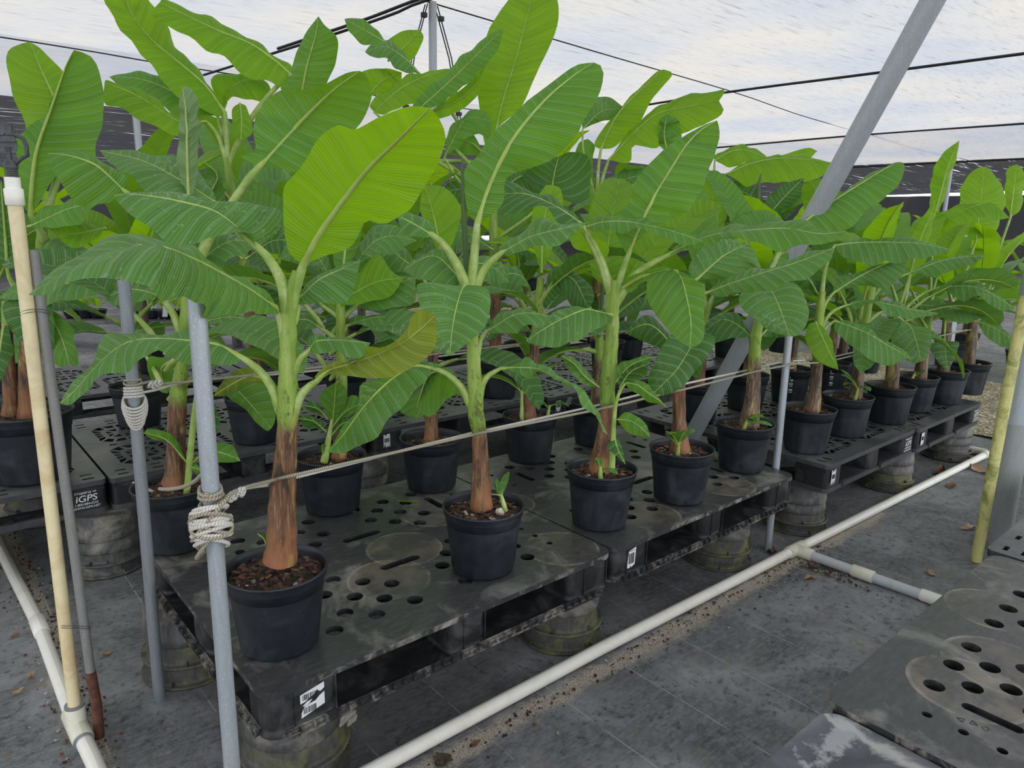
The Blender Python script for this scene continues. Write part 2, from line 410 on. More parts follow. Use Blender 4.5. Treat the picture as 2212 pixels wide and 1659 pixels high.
def sheet_mesh(name, outer, holes, z0, z1, bevel=0):
    """flat plate with through holes, as a mesh"""
    bm = bmesh.new(); edges = []
    for loop in [outer]+holes:
        vs = [bm.verts.new((x, y, z1)) for x, y in loop]
        for i in range(len(vs)): edges.append(bm.edges.new((vs[i], vs[(i+1) % len(vs)])))
    bmesh.ops.triangle_fill(bm, use_beauty=True, use_dissolve=False, edges=edges)
    for f in bm.faces:
        f.normal_update()
        if f.normal.z < 0: f.normal_flip()
    top = list(bm.faces)
    r = bmesh.ops.extrude_face_region(bm, geom=top)
    for v in [g for g in r['geom'] if isinstance(g, bmesh.types.BMVert)]: v.co.z = z0
    bmesh.ops.recalc_face_normals(bm, faces=bm.faces)
    me = bpy.data.meshes.new(name); bm.to_mesh(me); bm.free(); return me
def mesh_obj(name, me, m, parent=None, loc=None, rotz=0):
    o = bpy.data.objects.new(name, me); COL.objects.link(o)
    if not me.materials:
        for x in (m if isinstance(m, (list, tuple)) else [m]): me.materials.append(x)
    if parent: o.parent = parent
    if loc is not None: o.location = loc
    o.rotation_euler.z = rotz
    return o
def text(name, body, size, m, parent, loc, rot, extrude=.0004, align='CENTER', shear=0, width=1):
    cu = bpy.data.curves.new(name, 'FONT'); cu.body = body; cu.size = size; cu.extrude = extrude; cu.align_x = align; cu.shear = shear
    cu.materials.append(m); cu.offset = .0003*size/.03
    tmp = bpy.data.objects.new('tmp', cu); COL.objects.link(tmp)
    bpy.context.view_layer.update()
    me = bpy.data.meshes.new_from_object(tmp.evaluated_get(bpy.context.evaluated_depsgraph_get()))
    bpy.data.objects.remove(tmp); me.materials.clear(); me.materials.append(m)
    o = bpy.data.objects.new(name, me); COL.objects.link(o); o.parent = parent
    o.location = loc; o.rotation_euler = rot; o.scale.x = width
    return o
# ------------------------------------------------------------------ world, daylight through the film roof
sc.view_settings.view_transform = 'Standard'; sc.view_settings.look = 'None'
sc.view_settings.gamma = 1.0; sc.view_settings.exposure = 0.55
sc.view_settings.use_curve_mapping = False
cy = sc.cycles
cy.max_bounces = 7; cy.diffuse_bounces = 3; cy.glossy_bounces = 3; cy.transmission_bounces = 5; cy.transparent_max_bounces = 6
cy.use_denoising = True; cy.caustics_reflective = False; cy.caustics_refractive = False
cy.sample_clamp_indirect = 6.0
w = bpy.data.worlds.new('overcast_sky'); sc.world = w; w.use_nodes = True
nt = w.node_tree; bg = nt.nodes['Background']
tc = N(nt, 'ShaderNodeTexCoord')
cl = noise(nt, mapping(nt, tc.outputs['Generated'], (2.2, 2.2, 3.5)), 1.6, 4, .55)
LK(nt, ramp(nt, cl, [(.35, (.74, .83, 1.0)), (.55, (.97, .98, 1.0)), (.7, (1.0, .97, .90))]), bg.inputs['Color'])
bg.inputs['Strength'].default_value = 2.0
sun_d = bpy.data.lights.new('hazy_sun', 'SUN'); sun_d.energy = 1.8; sun_d.angle = math.radians(35); sun_d.color = (1, .965, .9)
sun = bpy.data.objects.new('hazy_sun', sun_d); COL.objects.link(sun); sun.rotation_euler = (math.radians(28), math.radians(-22), 0)

# ------------------------------------------------------------------ ground
def grid_mesh(name, x0, x1, y0, y1, nx, ny, zf, m, smooth=True):
    b = MB(); vs = []; fs = []
    for j in range(ny+1):
        for i in range(nx+1):
            x = x0+(x1-x0)*i/nx; y = y0+(y1-y0)*j/ny; vs.append((x, y, zf(x, y)))
    for j in range(ny):
        for i in range(nx):
            k = j*(nx+1)+i; fs.append((k, k+1, k+nx+2, k+nx+1))
    b.add(vs, fs, [(v[0], v[1]) for v in vs], 0, smooth)
    return b.build(name, m)
from mathutils import noise as mnoise
def gz(x, y): return .004*mnoise.noise(Vector((x*2.2, y*2.2, 1)))-.002
structure(grid_mesh('floor', -200, 260, -150, 260, 8, 8, lambda x, y: -.012, GROUND))
near_cloth = structure(grid_mesh('ground_cloth', -.6, 5.9, .1, 4.6, 130, 90, gz, GROUND))
structure(grid_mesh('gravel_path', 6.02, 8.3, -6, 30, 40, 200, lambda x, y: .004+.012*mnoise.noise(Vector((x*6, y*6, 3))), GRAVEL))

# ------------------------------------------------------------------ roof: translucent film near, shade cloth further off, grazing darkness put into the colours
def film_mat(name, thru, body, tf, dark=0.0):
    m, nt, p, o = mat(name)
    pos = geo_pos(nt)
    rip = noise(nt, mapping(nt, pos, (1.5, 13, 1), (0, 0, .22)), 1.0, 6, .66, .2)
    rip2 = noise(nt, mapping(nt, pos, (4, 44, 1), (0, 0, .22)), 1.0, 4, .6)
    cloud_tint = noise(nt, pos, .35, 3, .5)  # sky-cloud brightness put into the film colour as cream and bluish patches
    fold = ramp(nt, mth(nt, 'MULTIPLY_ADD', rip, .6, mth(nt, 'MULTIPLY', rip2, .4)), [(.33, .50), (.42, .86), (.52, 1.0), (.62, .90), (.70, .70)])  # thicker folds; wrinkle shading also put into the colour as stripes
    col = mixc(nt, ramp(nt, cloud_tint, [(.38, 0), (.62, 1)]), tuple(a*b for a, b in zip(thru, (.85, .89, .955))), tuple(a*b for a, b in zip(thru, (1.06, 1.01, .935))))
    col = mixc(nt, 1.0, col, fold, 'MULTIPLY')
    if dark:                                                     # slits in the weave let light through
        sl = noise(nt, mapping(nt, pos, (.35, 5.0, 1), (0, 0, .12)), 1.0, 6, .75)
        col = mixc(nt, ramp(nt, sl, [(.60, 0), (.66, 1)]), col, (.45, .45, .46))
    t = N(nt, 'ShaderNodeBsdfTranslucent'); LK(nt, col, t.inputs['Color'])
    p.inputs['Base Color'].default_value = (*body, 1); p.inputs['Roughness'].default_value = .35; p.inputs['Specular IOR Level'].default_value = .4
    hh = mth(nt, 'MULTIPLY_ADD', rip, 1.0, mth(nt, 'MULTIPLY', rip2, .5))
    b = bump(nt, hh, .9, .05, p)
    mx = N(nt, 'ShaderNodeMixShader'); mx.inputs[0].default_value = tf
    LK(nt, p.outputs[0], mx.inputs[1]); LK(nt, t.outputs[0], mx.inputs[2]); LK(nt, mx.outputs[0], o.inputs['Surface'])
    return m
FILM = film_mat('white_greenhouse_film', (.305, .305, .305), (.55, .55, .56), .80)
FILM_DIMMED = film_mat('greenhouse_film_dimmed_far', (.25, .25, .255), (.3, .3, .31), .80)  # darker copy of the film; dimming at a low angle put into its colour
SHADE_FAR = film_mat('shade_cloth_darkened_far', (.026, .026, .028), (.012, .012, .013), .80, 1.0)  # black cloth; far darkness at grazing view put into its colour
SHADEWALL = film_mat('black_shade_curtain', (.08, .08, .085), (.02, .02, .022), .30)
GX = [-12, -8, -2.6, 5.0, 12.6, 20.4, 29, 38, 48]
GY = [-6.0, -3.0, 1.6, 7.6, 13.4, 19.3, 26, 34, 44]  # unseen roof edge behind the camera cut short so skylight fills the fronts
def roof_z(x, y, i, j):
    u = (x-GX[i])/(GX[i+1]-GX[i]); v = (y-GY[j])/(GY[j+1]-GY[j])
    base = 4.0 - max(0, (max(x-16, 0)*.012 + max(y-14, 0)*.022))
    return base - .10*math.sin(PI*u)*math.sin(PI*v)
# each bay of film hangs between the cables; far bays take copies darkened for the grazing view
def bay(i, j, m):
    b = MB(); n = 10; vs = []; fs = []
    for q in range(n+1):
        for r in range(n+1):
            x = GX[i]+(GX[i+1]-GX[i])*r/n; y = GY[j]+(GY[j+1]-GY[j])*q/n; vs.append((x, y, roof_z(x, y, i, j)))
    for q in range(n):
        for r in range(n):
            k = q*(n+1)+r; fs.append((k, k+n+1, k+n+2, k+1))
    b.add(vs, fs)
    return structure(b.build('ceiling', m))
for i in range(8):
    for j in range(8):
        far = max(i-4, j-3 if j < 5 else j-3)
        bay(i, j, FILM if far <= 0 else (FILM_DIMMED if far == 1 else SHADE_FAR))
def curtain(name, p0, p1, z1, z0=-.02):
    b = MB(); n = 60; d = Vector(p1)-Vector(p0); nn = Vector((-d.y, d.x, 0)).normalized()
    vs = []
    for k in range(n+1):
        p = Vector(p0)+d*k/n+nn*(.12*math.sin(k*1.7)+.06*math.sin(k*4.1)); vs += [(p.x, p.y, z0), (p.x, p.y, z1)]
    b.add(vs, [(2*k, 2*k+2, 2*k+3, 2*k+1) for k in range(n)])
    return structure(b.build(name, SHADEWALL))
curtain('wall_east', (48, -10, 0), (48, 44, 0), 3.4); curtain('wall_north', (-15, 44, 0), (48, 44, 0), 3.9, .35); curtain('wall_west', (-15, 12, 0), (-15, 44, 0), 3.9)

# cables under the film
def cable(pts, r, name, label, n=24):
    b = MB(); b.tube(smooth_path(pts, n), r, 6); return tag(b.build(name, CABLE), label, 'cable')
def along_y(x, y0, y1, sag, z=3.96):
    return [(x, y0+(y1-y0)*k/8, z-sag*math.sin(PI*k/8)) for k in range(9)]
def along_x(y, x0, x1, sag, z=3.96):
    return [(x0+(x1-x0)*k/8, y, z-sag*math.sin(PI*k/8)) for k in range(9)]
cable([at(600, 105, 9.6), at(700, 72, 9.1), at(800, 38, 8.7), at(905, -2, 8.3), (5.05, 6.5, 3.93)], .020, 'roof_cable', 'thick black cable, upper of the pair slung left of the centre post')
cable([at(440, 162, 11.0), at(520, 137, 10.2), at(600, 112, 9.6), at(740, 68, 9.0), at(850, 30, 8.5), at(905, 6, 8.2), (5.1, 6.4, 3.91)], .018, 'roof_cable', 'thick black cable, lower of the pair slung left of the centre post')
cable([(5.0, 7.6, 3.97), (8.5, 7.85, 3.93), (12.6, 8.3, 3.95), (16, 8.7, 3.90), (20.4, 9.2, 3.94), (29, 9.4, 3.8)], .009, 'roof_cable', 'thin dark cable running from the centre post to the right under the film')
cable([(-6, 13.1, 3.9), (1.655, 13.365, 3.95), (3.9, 13.5, 3.93), (8, 13.6, 3.92), (12.6, 13.7, 3.93)], .010, 'roof_cable', 'thin dark cable crossing the film above the left banana leaves')
cable([(12.4, 13.5, 3.9), (12.6, 11, 3.93), (12.5, 8.3, 3.95), (12.6, 5.6, 3.95), (12.6, 1.5, 3.93)], .022, 'roof_cable', 'black cable meeting the thin cable left of the grey brace')
cable([(20.3, 14, 3.86), (20.4, 9.2, 3.93), (20.5, 5.5, 3.92), (20.5, 1, 3.9)], .024, 'roof_cable', 'black cable just above the darkened far roof bays, crossing behind the brace')
cable([(29, 20, 3.72), (29, 9.4, 3.80), (29, 2, 3.8)], .03, 'roof_cable', 'farthest black cable below the pale film strip')

# centre post with its stays
def post(name, label, pts, r, m, seg=20, cat='post'):
    b = MB(); b.tube(pts, r, seg); o = b.build(name, m); return tag(o, label, cat)
cp = thing('roof_post', 'grey steel roof post rising behind the tall banana leaves at centre top', 'post', (5.24, 7.62, 0))
MB().tube([(0, 0, 0), (0, 0, 3.98)], .048, 20).build('post_tube', GALV, cp)
for sx in (-1, 1):
    for q in (0, .05):
        MB().tube([(sx*.07, q, 3.95), (sx*.26, q-.02, 3.4), (sx*.40, q-.02, 2.7), (sx*.46, q, 2.3)], .008, 6).build('stay_wire', CABLE, cp)
    c = MB(); c.box((sx*.12, 0, 3.82), (.06, .05, .05)); c.box((sx*.385, 0, 2.78), (.06, .05, .04)); c.build('wire_clamp', CABLE, cp)
for (px, py, d, zt, lb) in ((301, 330, 10, 2.9, 'slim grey post far behind the drooping leaves at upper left'), (2057, 345, 17, 3.05, 'thin pale post far behind the tall young leaf at the right')):
    p = at(px, py, d); post('support_post', lb, [(p.x, p.y, 0), (p.x, p.y, zt)], .048, GALV)
# ------------------------------------------------------------------ pallets
PL, PW, PH, PT = 1.219, 1.016, .142, .412     # 48 x 40 inch, deck at 0.412 above ground
def quad_holes(pts, mk):
    out = []
    for (x, y) in pts:
        for fx in (0, 1):
            for fy in (0, 1): out.append(mk(PL-x if fx else x, PW-y if fy else y))
    return out
BIG = [(.26, .154), (.39, .154), (.517, .154), (.325, .217), (.452, .217), (.39, .280), (.515, .280), (.325, .345), (.452, .345), (.387, .412)]
SMALL = [(.13, .185), (.13, .26), (.13, .335)]
def solid_meshes():
    out = rrect(0, 0, PL, PW, .05, 8)
    holes = quad_holes(BIG, lambda x, y: circ(x, y, .0240)) + quad_holes(SMALL, lambda x, y: circ(x, y, .011, 12))
    holes += [slot(PL/2, .382, .145, .032), slot(PL/2, PW-.382, .145, .032)]
    holes += quad_holes([(.235, .285)], lambda x, y: slot(x, y, .03, .125))
    top = sheet_mesh('top_deck', out, holes, PH-.017, PH)
    win = [rrect(.20, .15, .53, .43, .03), rrect(.69, .15, PL-.20, .43, .03), rrect(.20, .59, .53, PW-.15, .03), rrect(.69, .59, PL-.20, PW-.15, .03)]
    bot = sheet_mesh('bottom_deck', rrect(.008, .008, PL-.008, PW-.008, .05, 8), win, .004, .016)
    return top, bot
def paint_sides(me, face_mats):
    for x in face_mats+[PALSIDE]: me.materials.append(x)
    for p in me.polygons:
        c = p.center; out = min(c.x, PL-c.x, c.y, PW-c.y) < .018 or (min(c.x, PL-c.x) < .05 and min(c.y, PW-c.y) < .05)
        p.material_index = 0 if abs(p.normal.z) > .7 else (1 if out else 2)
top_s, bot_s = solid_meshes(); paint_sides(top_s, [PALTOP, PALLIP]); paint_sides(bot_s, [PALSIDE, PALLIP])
def scuff_mat():
    m, nt, p, o = mat('white_scuffed_black_sheet')
    pos = geo_pos(nt); s_ = N(nt, 'ShaderNodeSeparateXYZ'); LK(nt, pos, s_.inputs[0])
    n1 = noise(nt, pos, 5.0, 6, .65, .5)
    c = ramp(nt, n1, [(.35, (.045, .047, .055)), (.55, (.10, .105, .12)), (.7, (.17, .165, .16))])
    e1 = mth(nt, 'ADD', mth(nt, 'MULTIPLY', mth(nt, 'SUBTRACT', 1.53, s_.outputs[0]), 9.0), mth(nt, 'MULTIPLY_ADD', n1, 1.6, -.8))
    c = mixc(nt, ramp(nt, e1, [(.05, .1), (.18, .75), (.28, .7), (.40, 0)]), c, (.46, .45, .42))
    e2 = mth(nt, 'ADD', mth(nt, 'MULTIPLY', mth(nt, 'ABSOLUTE', mth(nt, 'SUBTRACT', .56, s_.outputs[1])), 12.0), mth(nt, 'MULTIPLY_ADD', noise(nt, pos, 11.0, 5, .7), 3.0, -1.3))
    c = mixc(nt, ramp(nt, e2, [(.25, .7), (.5, 0)]), c, (.40, .40, .40))
    LK(nt, c, p.inputs['Base Color']); p.inputs['Roughness'].default_value = .38; bump(nt, n1, .4, .01, p); return m
SCUFF = scuff_mat()
plain_top = sheet_mesh('top_deck', rrect(0, 0, PL, PW, .05, 8), [], PH-.017, PH); paint_sides(plain_top, [SCUFF, PALLIP])
def rib_mesh():
    b = MB()
    def run(p0, p1, nx, ny):
        L = (Vector(p1)-Vector(p0)).length; n = int(L/.032)
        for k in range(n+1):
            p = Vector(p0).lerp(Vector(p1), k/n)
            b.box((p.x, p.y, .012), (.006 if nx == 0 else .012, .006 if ny == 0 else .012, .016))
        m = (Vector(p0)+Vector(p1))/2; d = Vector(p1)-Vector(p0)
        b.box((m.x-nx*.008, m.y-ny*.008, .018), (abs(d.x)+.004, abs(d.y)+.004, .005)); b.box((m.x+nx*.006, m.y+ny*.006, .004), (abs(d.x)+.004, abs(d.y)+.004, .006))
    run((.06, .004), (PL-.06, .004), 0, -1); run((.06, PW-.004), (PL-.06, PW-.004), 0, 1); run((.004, .06), (.004, PW-.06), -1, 0); run((PL-.004, .06), (PL-.004, PW-.06), 1, 0)
    return b
def foot_mesh(x0, y0, x1, y1):
    o = rrect(x0, y0, x1, y1, .028, 6); n = len(o); b = MB()
    rings = [(.0, PH-.016), (.0, .035), (.004, .022), (-.006, .014)]
    vs = []; cx, cyy = (x0+x1)/2, (y0+y1)/2
    for (ins, z) in rings:
        for (x, y) in o:
            d = Vector((x-cx, y-cyy)); s = 1-ins/d.length; vs.append((cx+d.x*s, cyy+d.y*s, z))
    fs = []
    for r in range(len(rings)-1):
        for k in range(n): fs.append((r*n+k, (r+1)*n+k, (r+1)*n+(k+1) % n, r*n+(k+1) % n))
    b.add(vs, fs)
    for xr in (x0+(x1-x0)*.36, x1-(x1-x0)*.06):            # moulding seams
        b.box((xr, y0-.001, .07), (.003, .004, .10)); b.box((xr, y1+.001, .07), (.003, .004, .10))
    return b
FEET = [(.014, .2), (.545, .675), (PL-.2, PL-.014)]; FEETY = [(.014, .15), (.44, .575), (PW-.15, PW-.014)]
_solid = {}
def solid_pallet(label, x, y, z=PT-PH, rotz=0, holes=True, group=None):
    r = thing('plastic_pallet', label, 'pallet', (x, y, z), rotz, group)
    mesh_obj('top_deck', top_s if holes else plain_top, None, r)
    bd = mesh_obj('bottom_deck', bot_s, None, r)
    if 'rib' not in _solid: _solid['rib'] = rib_mesh().build('edge_ribs', PALLIP, bd).data
    else: mesh_obj('edge_ribs', _solid['rib'], None, bd)
    for i, (a, c) in enumerate(FEET):
        for j, (d, e) in enumerate(FEETY):
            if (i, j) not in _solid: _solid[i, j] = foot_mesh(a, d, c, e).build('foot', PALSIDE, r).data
            else: mesh_obj('foot', _solid[i, j], None, r)
    return r
def poly_plate(b, pts, y, t=.0006, mi=0):
    n = len(pts); vs = [(x, y, z) for x, z in pts]+[(x, y+t, z) for x, z in pts]
    b.add(vs, [tuple(range(n)), tuple(range(n, 2*n))[::-1]]+[(i, i+n, (i+1) % n+n, (i+1) % n) for i in range(n)], None, mi, False)
def bars(b, x0, x1, z0, z1, y, seed, mi=1):
    rr = random.Random(seed); x = x0
    while x < x1:
        wd = rr.choice((.0006, .0009, .0014, .002)); b.box((x+wd/2, y-.0004, (z0+z1)/2), (wd, .0004, z1-z0), None, mi); x += wd+rr.choice((.0007, .001, .0016))

P1 = solid_pallet('black solid-deck pallet with round holes, nearest, under the orange-stemmed banana', .525, 1.469)
P2 = solid_pallet('black solid-deck pallet with round holes, next to the nearest one, three front pots on it', 1.752, 1.474)
Q = solid_pallet('empty black pallet with oval-looking holes and soil rings at lower right corner', 1.545, .645-PW)
R = solid_pallet('smooth black pallet with white scuffed rim cut off by the bottom edge', .318, .625-PW, PT-PH-.012, 0, False)
# torn barcode sticker on the nearest foot
b = MB(); y = .0125
poly_plate(b, [(.095, .098), (.095, .074), (.108, .076), (.118, .082), (.130, .086), (.138, .095), (.148, .088), (.158, .094), (.158, .110)], y)
poly_plate(b, [(.100, .066), (.112, .074), (.126, .076), (.118, .068), (.108, .064)], y)
poly_plate(b, [(.096, .034), (.097, .048), (.104, .062), (.118, .066), (.134, .068), (.146, .078), (.158, .083), (.158, .050)], y)
bars(b, .100, .142, .081, .096, y, 1); bars(b, .102, .134, .043, .060, y, 2)
tag_lbl = b.build('barcode_label', [LABELW, LABELK], P1); tag_lbl['label'] = 'torn white barcode sticker'
b = MB(); poly_plate(b, [(.082, .042), (.091, .105), (.128, .113), (.124, .048), (.106, .040), (.102, .050), (.098, .040)], y)
bars(b, .090, .120, .055, .095, y, 3); b.box((.108, y-.0004, .1035), (.026, .0004, .002), None, 1)
b.build('barcode_label', [LABELW, LABELK], P2)['label'] = 'white barcode sticker'
b = MB()                                                        # moulded marks beside the slot of the empty pallet
def tri(cx, cyy, r, a0=PI/2):
    pts = [(cx+r*math.cos(a0+k*2*PI/3), cyy+r*math.sin(a0+k*2*PI/3), PH+.0003) for k in range(4)]
    for k in range(3): b.tube([pts[k], pts[k+1]], .0009, 4)
tri(.172, .774, .009); tri(.180, .752, .009, -PI/2); b.tube([(.181+.007*math.cos(k*PI/6), .728+.007*math.sin(k*PI/6), PH+.0003) for k in range(13)], .0008, 4)
b.build('moulded_mark', PALSIDE, Q)

# lattice-deck pallets
def lattice_meshes():
    holes = []
    cols = [(.075, .325), (.350, .600), (.625, .872), (.897, 1.147)]; rows = [(.135, .475), (.541, .881)]
    for (x0, x1) in cols:
        for (y0, y1) in rows:
            cx, cyy = (x0+x1)/2, (y0+y1)/2; hx, hy = (x1-x0)/2, (y1-y0)/2
            ang = [k*PI/8 for k in range(16)]
            def edge(a, s):
                c, d = math.cos(a), math.sin(a); k = min(hx/abs(c) if abs(c) > 1e-6 else 9, hy/abs(d) if abs(d) > 1e-6 else 9); return Vector((c*k*s, d*k*s))
            for k in range(16):
                a, c = ang[k], ang[(k+1) % 16] if k < 15 else 2*PI
                for (s0, s1) in ((.16, .52), (.60, .96)):
                    if s0 < .3 and k % 2: continue
                    aa, cc = (a, c) if s0 > .3 else (a, a+PI/4)
                    q = [edge(aa, s1), edge(cc, s1), edge(cc, s0), edge(aa, s0)]
                    if s0 < .3: q = [edge(aa, s1), edge(cc, s1), (edge(aa, s0)+edge(cc, s0))/2]
                    m = sum(q, Vector((0, 0)))/len(q); q = [m+(v-m)*max(.3, 1-.011/max((v-m).length, .012)) for v in q]
                    holes.append([(cx+v.x, cyy+v.y) for v in q])
    for x in (.06, .20, .36, .48, .74, .86, 1.02, 1.16):
        for y in (.045, .100, PW-.045, PW-.100): holes.append(rrect(x-.022, y-.008, x+.022, y+.008, .002, 1))
    for x in (.12, .28, .94, 1.10): holes.append(rrect(x-.016, .508-.010, x+.016, .508+.010, .002, 1))
    top = sheet_mesh('top_deck', rrect(0, 0, PL, PW, .022, 4), holes, PH-.022, PH)
    wins = []
    for (x0, x1) in ((.13, .545), (.675, PL-.13)):
        for (y0, y1) in ((.13, .445), (.57, PW-.13)): wins.append(rrect(x0, y0, x1, y1, .01, 2))
    for x in (.2, .30, .40, .48, .74, .82, .92, 1.02):
        for y in (.065, PW-.065): wins.append(rrect(x-.032, y-.024, x+.032, y+.024, .002, 1))
    bot = sheet_mesh('bottom_deck', rrect(0, 0, PL, PW, .03, 4), wins, 0, .022)
    return top, bot
top_l, bot_l = lattice_meshes()
LATSIDE = plastic('grey_lattice_edge', (.035, .036, .039), .45, (.12, .12, .12), .3, 8.0)
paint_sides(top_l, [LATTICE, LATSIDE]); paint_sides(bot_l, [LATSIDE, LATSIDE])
_lat = {}
def lattice_pallet(label, x, y, z=PT-PH, rotz=0, words=None, sticker=None, group=None):
    r = thing('lattice_pallet', label, 'pallet', (x, y, z), rotz, group)
    td = mesh_obj('top_deck', top_l, None, r); bd = mesh_obj('bottom_deck', bot_l, None, r)
    if 'rail' not in _lat:
        _lat['rail'] = []
        for c, d in [(((x0+x1)/2, yy, .020), (x1-x0, .016, .024)) for (x0, x1) in ((.19, .54), (.68, PL-.19)) for yy in (.0, PW)] + [((xx, (y0+y1)/2, .020), (.016, y1-y0, .024)) for (y0, y1) in ((.16, .43), (.58, PW-.16)) for xx in (.0, PL)]:
            b = MB(); b.box(c, d); _lat['rail'].append(b.build('edge_rail', LATSIDE, bd).data)
    else:
        for me in _lat['rail']: mesh_obj('edge_rail', me, None, bd)
    for i, (a, c) in enumerate(((.004, .17), (.55, .67), (PL-.17, PL-.004))):
        for j, (d, e) in enumerate(((.004, .15), (.45, .57), (PW-.15, PW-.004))):
            if (i, j) not in _lat:
                b = MB(); o = rrect(a, d, c, e, .02, 4); n = len(o)
                vs = [(px, py, z_) for z_ in (.016, PH-.02) for px, py in o]
                b.add(vs, [(k, (k+1) % n, (k+1) % n+n, k+n) for k in range(n)])
                b.box(((a+c)/2, d-.002, PH-.032), ((c-a)*.9, .006, .014))
                _lat[i, j] = b.build('block', PALSIDE, r).data
            else: mesh_obj('block', _lat[i, j], None, r)
    if words:
        side, off = words                                     # 'front' (local -y) or 'right' (local +x) face of a corner block
        rot = (PI/2, 0, 0) if side == 'front' else (PI/2, 0, PI/2)
        def put(body, size, dz, sh=0, wd=1, nm='lettering'):
            loc = (off, -.0005, dz) if side == 'front' else (PL+.0005, off, dz)
            t = text(nm, body, size, WHITEINK, r, loc, rot, .0004, 'CENTER', sh, wd)
        put('Property of', .017, .096); put('iGPS', .038, .062, .15, 1.1); put('1-800-884-0225', .0135, .046); put('WWW.IGPS.NET', .0135, .031)
    if sticker:
        side, off, seed = sticker; b = MB(); rr = random.Random(seed)
        top = [(-.02+.04*k/6, .112-rr.random()*.02*(k in (2, 4))) for k in range(7)]; bot = [(.02-.04*k/6, .038+rr.random()*.028*(k % 2)) for k in range(7)]
        poly_plate(b, [(px, pz) for px, pz in top+bot], 0); bars(b, -.016, .014, .068, .090, 0, seed)
        o = b.build('barcode_label', [LABELW, LABELK], r)
        if side == 'front': o.location = (off, -.003, 0)
        else: o.location = (PL+.003, off, 0); o.rotation_euler.z = PI/2
        o['label'] = 'ragged white sticker'
    return r
# front row, turned with the short side to the path (local +x faces the path after a -90 degree turn)
P3 = lattice_pallet('black lattice pallet right of the thin post, torn white sticker on its near corner', 3.205, 1.44+PL, PT-PH, -PI/2, ('right', PW-.085), ('right', .055, 5))
P4 = lattice_pallet('last lattice pallet at the far right end of the front row', 4.232, 1.425+PL, PT-PH, -PI/2, ('right', PW-.085), ('right', .055, 8))
lattice_pallet('far left lattice pallet with white printed corner, carrying the big pot', -.642, 3.262, PT-PH, 0, ('front', PL-.082), None)
lattice_pallet('lattice pallet right of the white-lettered one, behind the two grey posts', .588, 3.245, PT-PH, 0, ('front', PL-.085), ('front', .10, 3))
lattice_pallet('lattice pallet of the second table, behind the white-topped drum stack at centre', 1.82, 3.20, PT-PH, 0, None, ('front', .07, 6))
lattice_pallet('lattice pallet of the second table, behind the grey brace', 3.06, 3.18, PT-PH, 0, None, ('front', .08, 9))
lattice_pallet('lattice pallet at the rear of the front row beyond the brace, right end', 4.30, 3.16, PT-PH, 0, None, None)
for k, lb in enumerate(('behind the twin-stemmed banana at far left', 'behind the hooked leaf left of the grey posts', 'seen through the gap behind the orange stem', 'at the back of the centre gap', 'at the back, beside the brace foot')):
    lattice_pallet('lattice pallet of the third table '+lb, -.62+k*1.24, 4.92, PT-PH, 0)
lattice_pallet('lattice pallet at the right edge beside the empty holed pallet', 2.785, .672-PW, PT-PH, 0)

# ------------------------------------------------------------------ upside-down pots carrying the pallets
def stack(x, y, where, n=4, top=PT-PH, wob=0, light=False):
    names = {4: ('lowest', 'second lowest', 'second highest', 'topmost'), 3: ('lowest', 'middle', 'topmost'), 5: ('lowest', 'second from the ground', 'middle', 'fourth from the ground', 'topmost')}[n]
    rr = random.Random(int(x*100+y*10)); step = (top-.06)/n
    for k in range(n):
        z0 = k*step; r0 = .1345-.055*z0+.0028*k; h = top-.0015*(n-1-k)-.001 - z0 if k == n-1 else top-.012-.003*(n-1-k)-z0
        rt = r0-.055*h
        if k < 2: prof = [(r0+.017, 0), (r0+.0185, .003), (r0+.0185, .008), (r0+.014, .010), (r0+.004, .0095), (r0+.001, .016), (r0, .024), (rt, h)]
        else: prof = [(r0+.0032, 0), (r0+.0042, .003), (r0+.0038, .026), (r0+.001, .030), (rt, h)]
        b = MB(); b.lathe([(max(.02, r0-.008), .002)]+prof, 40)
        b.lathe([(rt, h), (rt*.9, h+.0006), (0.0, h+.0006)], 40)
        if k < 2:
            for q in range(6):
                a = q*PI/3+rr.random(); b.box(((r0+.009)*math.cos(a), (r0+.009)*math.sin(a), .016), (.016, .002, .014), Matrix.Rotation(a, 3, 'Z'))
        o = b.build('upside_down_pot', POTMOSS if k < 2 and not light else POTOLD, None, (x+rr.uniform(-.002, .002), y+rr.uniform(-.002, .002), z0), rr.random()*6)
        tag(o, names[k]+' upside-down pot of the stack '+where, 'pot', 'upside-down pots under the pallets')
stack(.69, 1.70, 'under the nearest pallet corner', 3)
stack(.61, 2.36, 'behind the two grey posts, under the nearest pallet', 3)
stack(1.73, 1.70, 'under the joint of the two holed pallets', 3)
stack(2.73, 1.69, 'left of the thin post', 3)
stack(3.37, 1.655, 'just beyond the pipe tee', 4)
stack(4.36, 1.615, 'under the joint of the two lattice pallets', 4)
stack(5.28, 1.60, 'at the far end of the front row', 4)
stack(.565, 3.33, 'under the white-lettered pallet corner', 4, light=True)
stack(1.82, 3.33, 'behind the second pot row at centre', 4, light=True)
stack(3.05, 3.31, 'behind the fourth second-row pot', 4, light=True)
stack(1.72, 2.38, 'under the rear joint of the holed pallets', 3)
stack(-.45, 3.40, 'at the far left behind the yellowed pipe', 3)
stack(.42, 4.10, 'at the rear of the white-lettered pallet', 3)
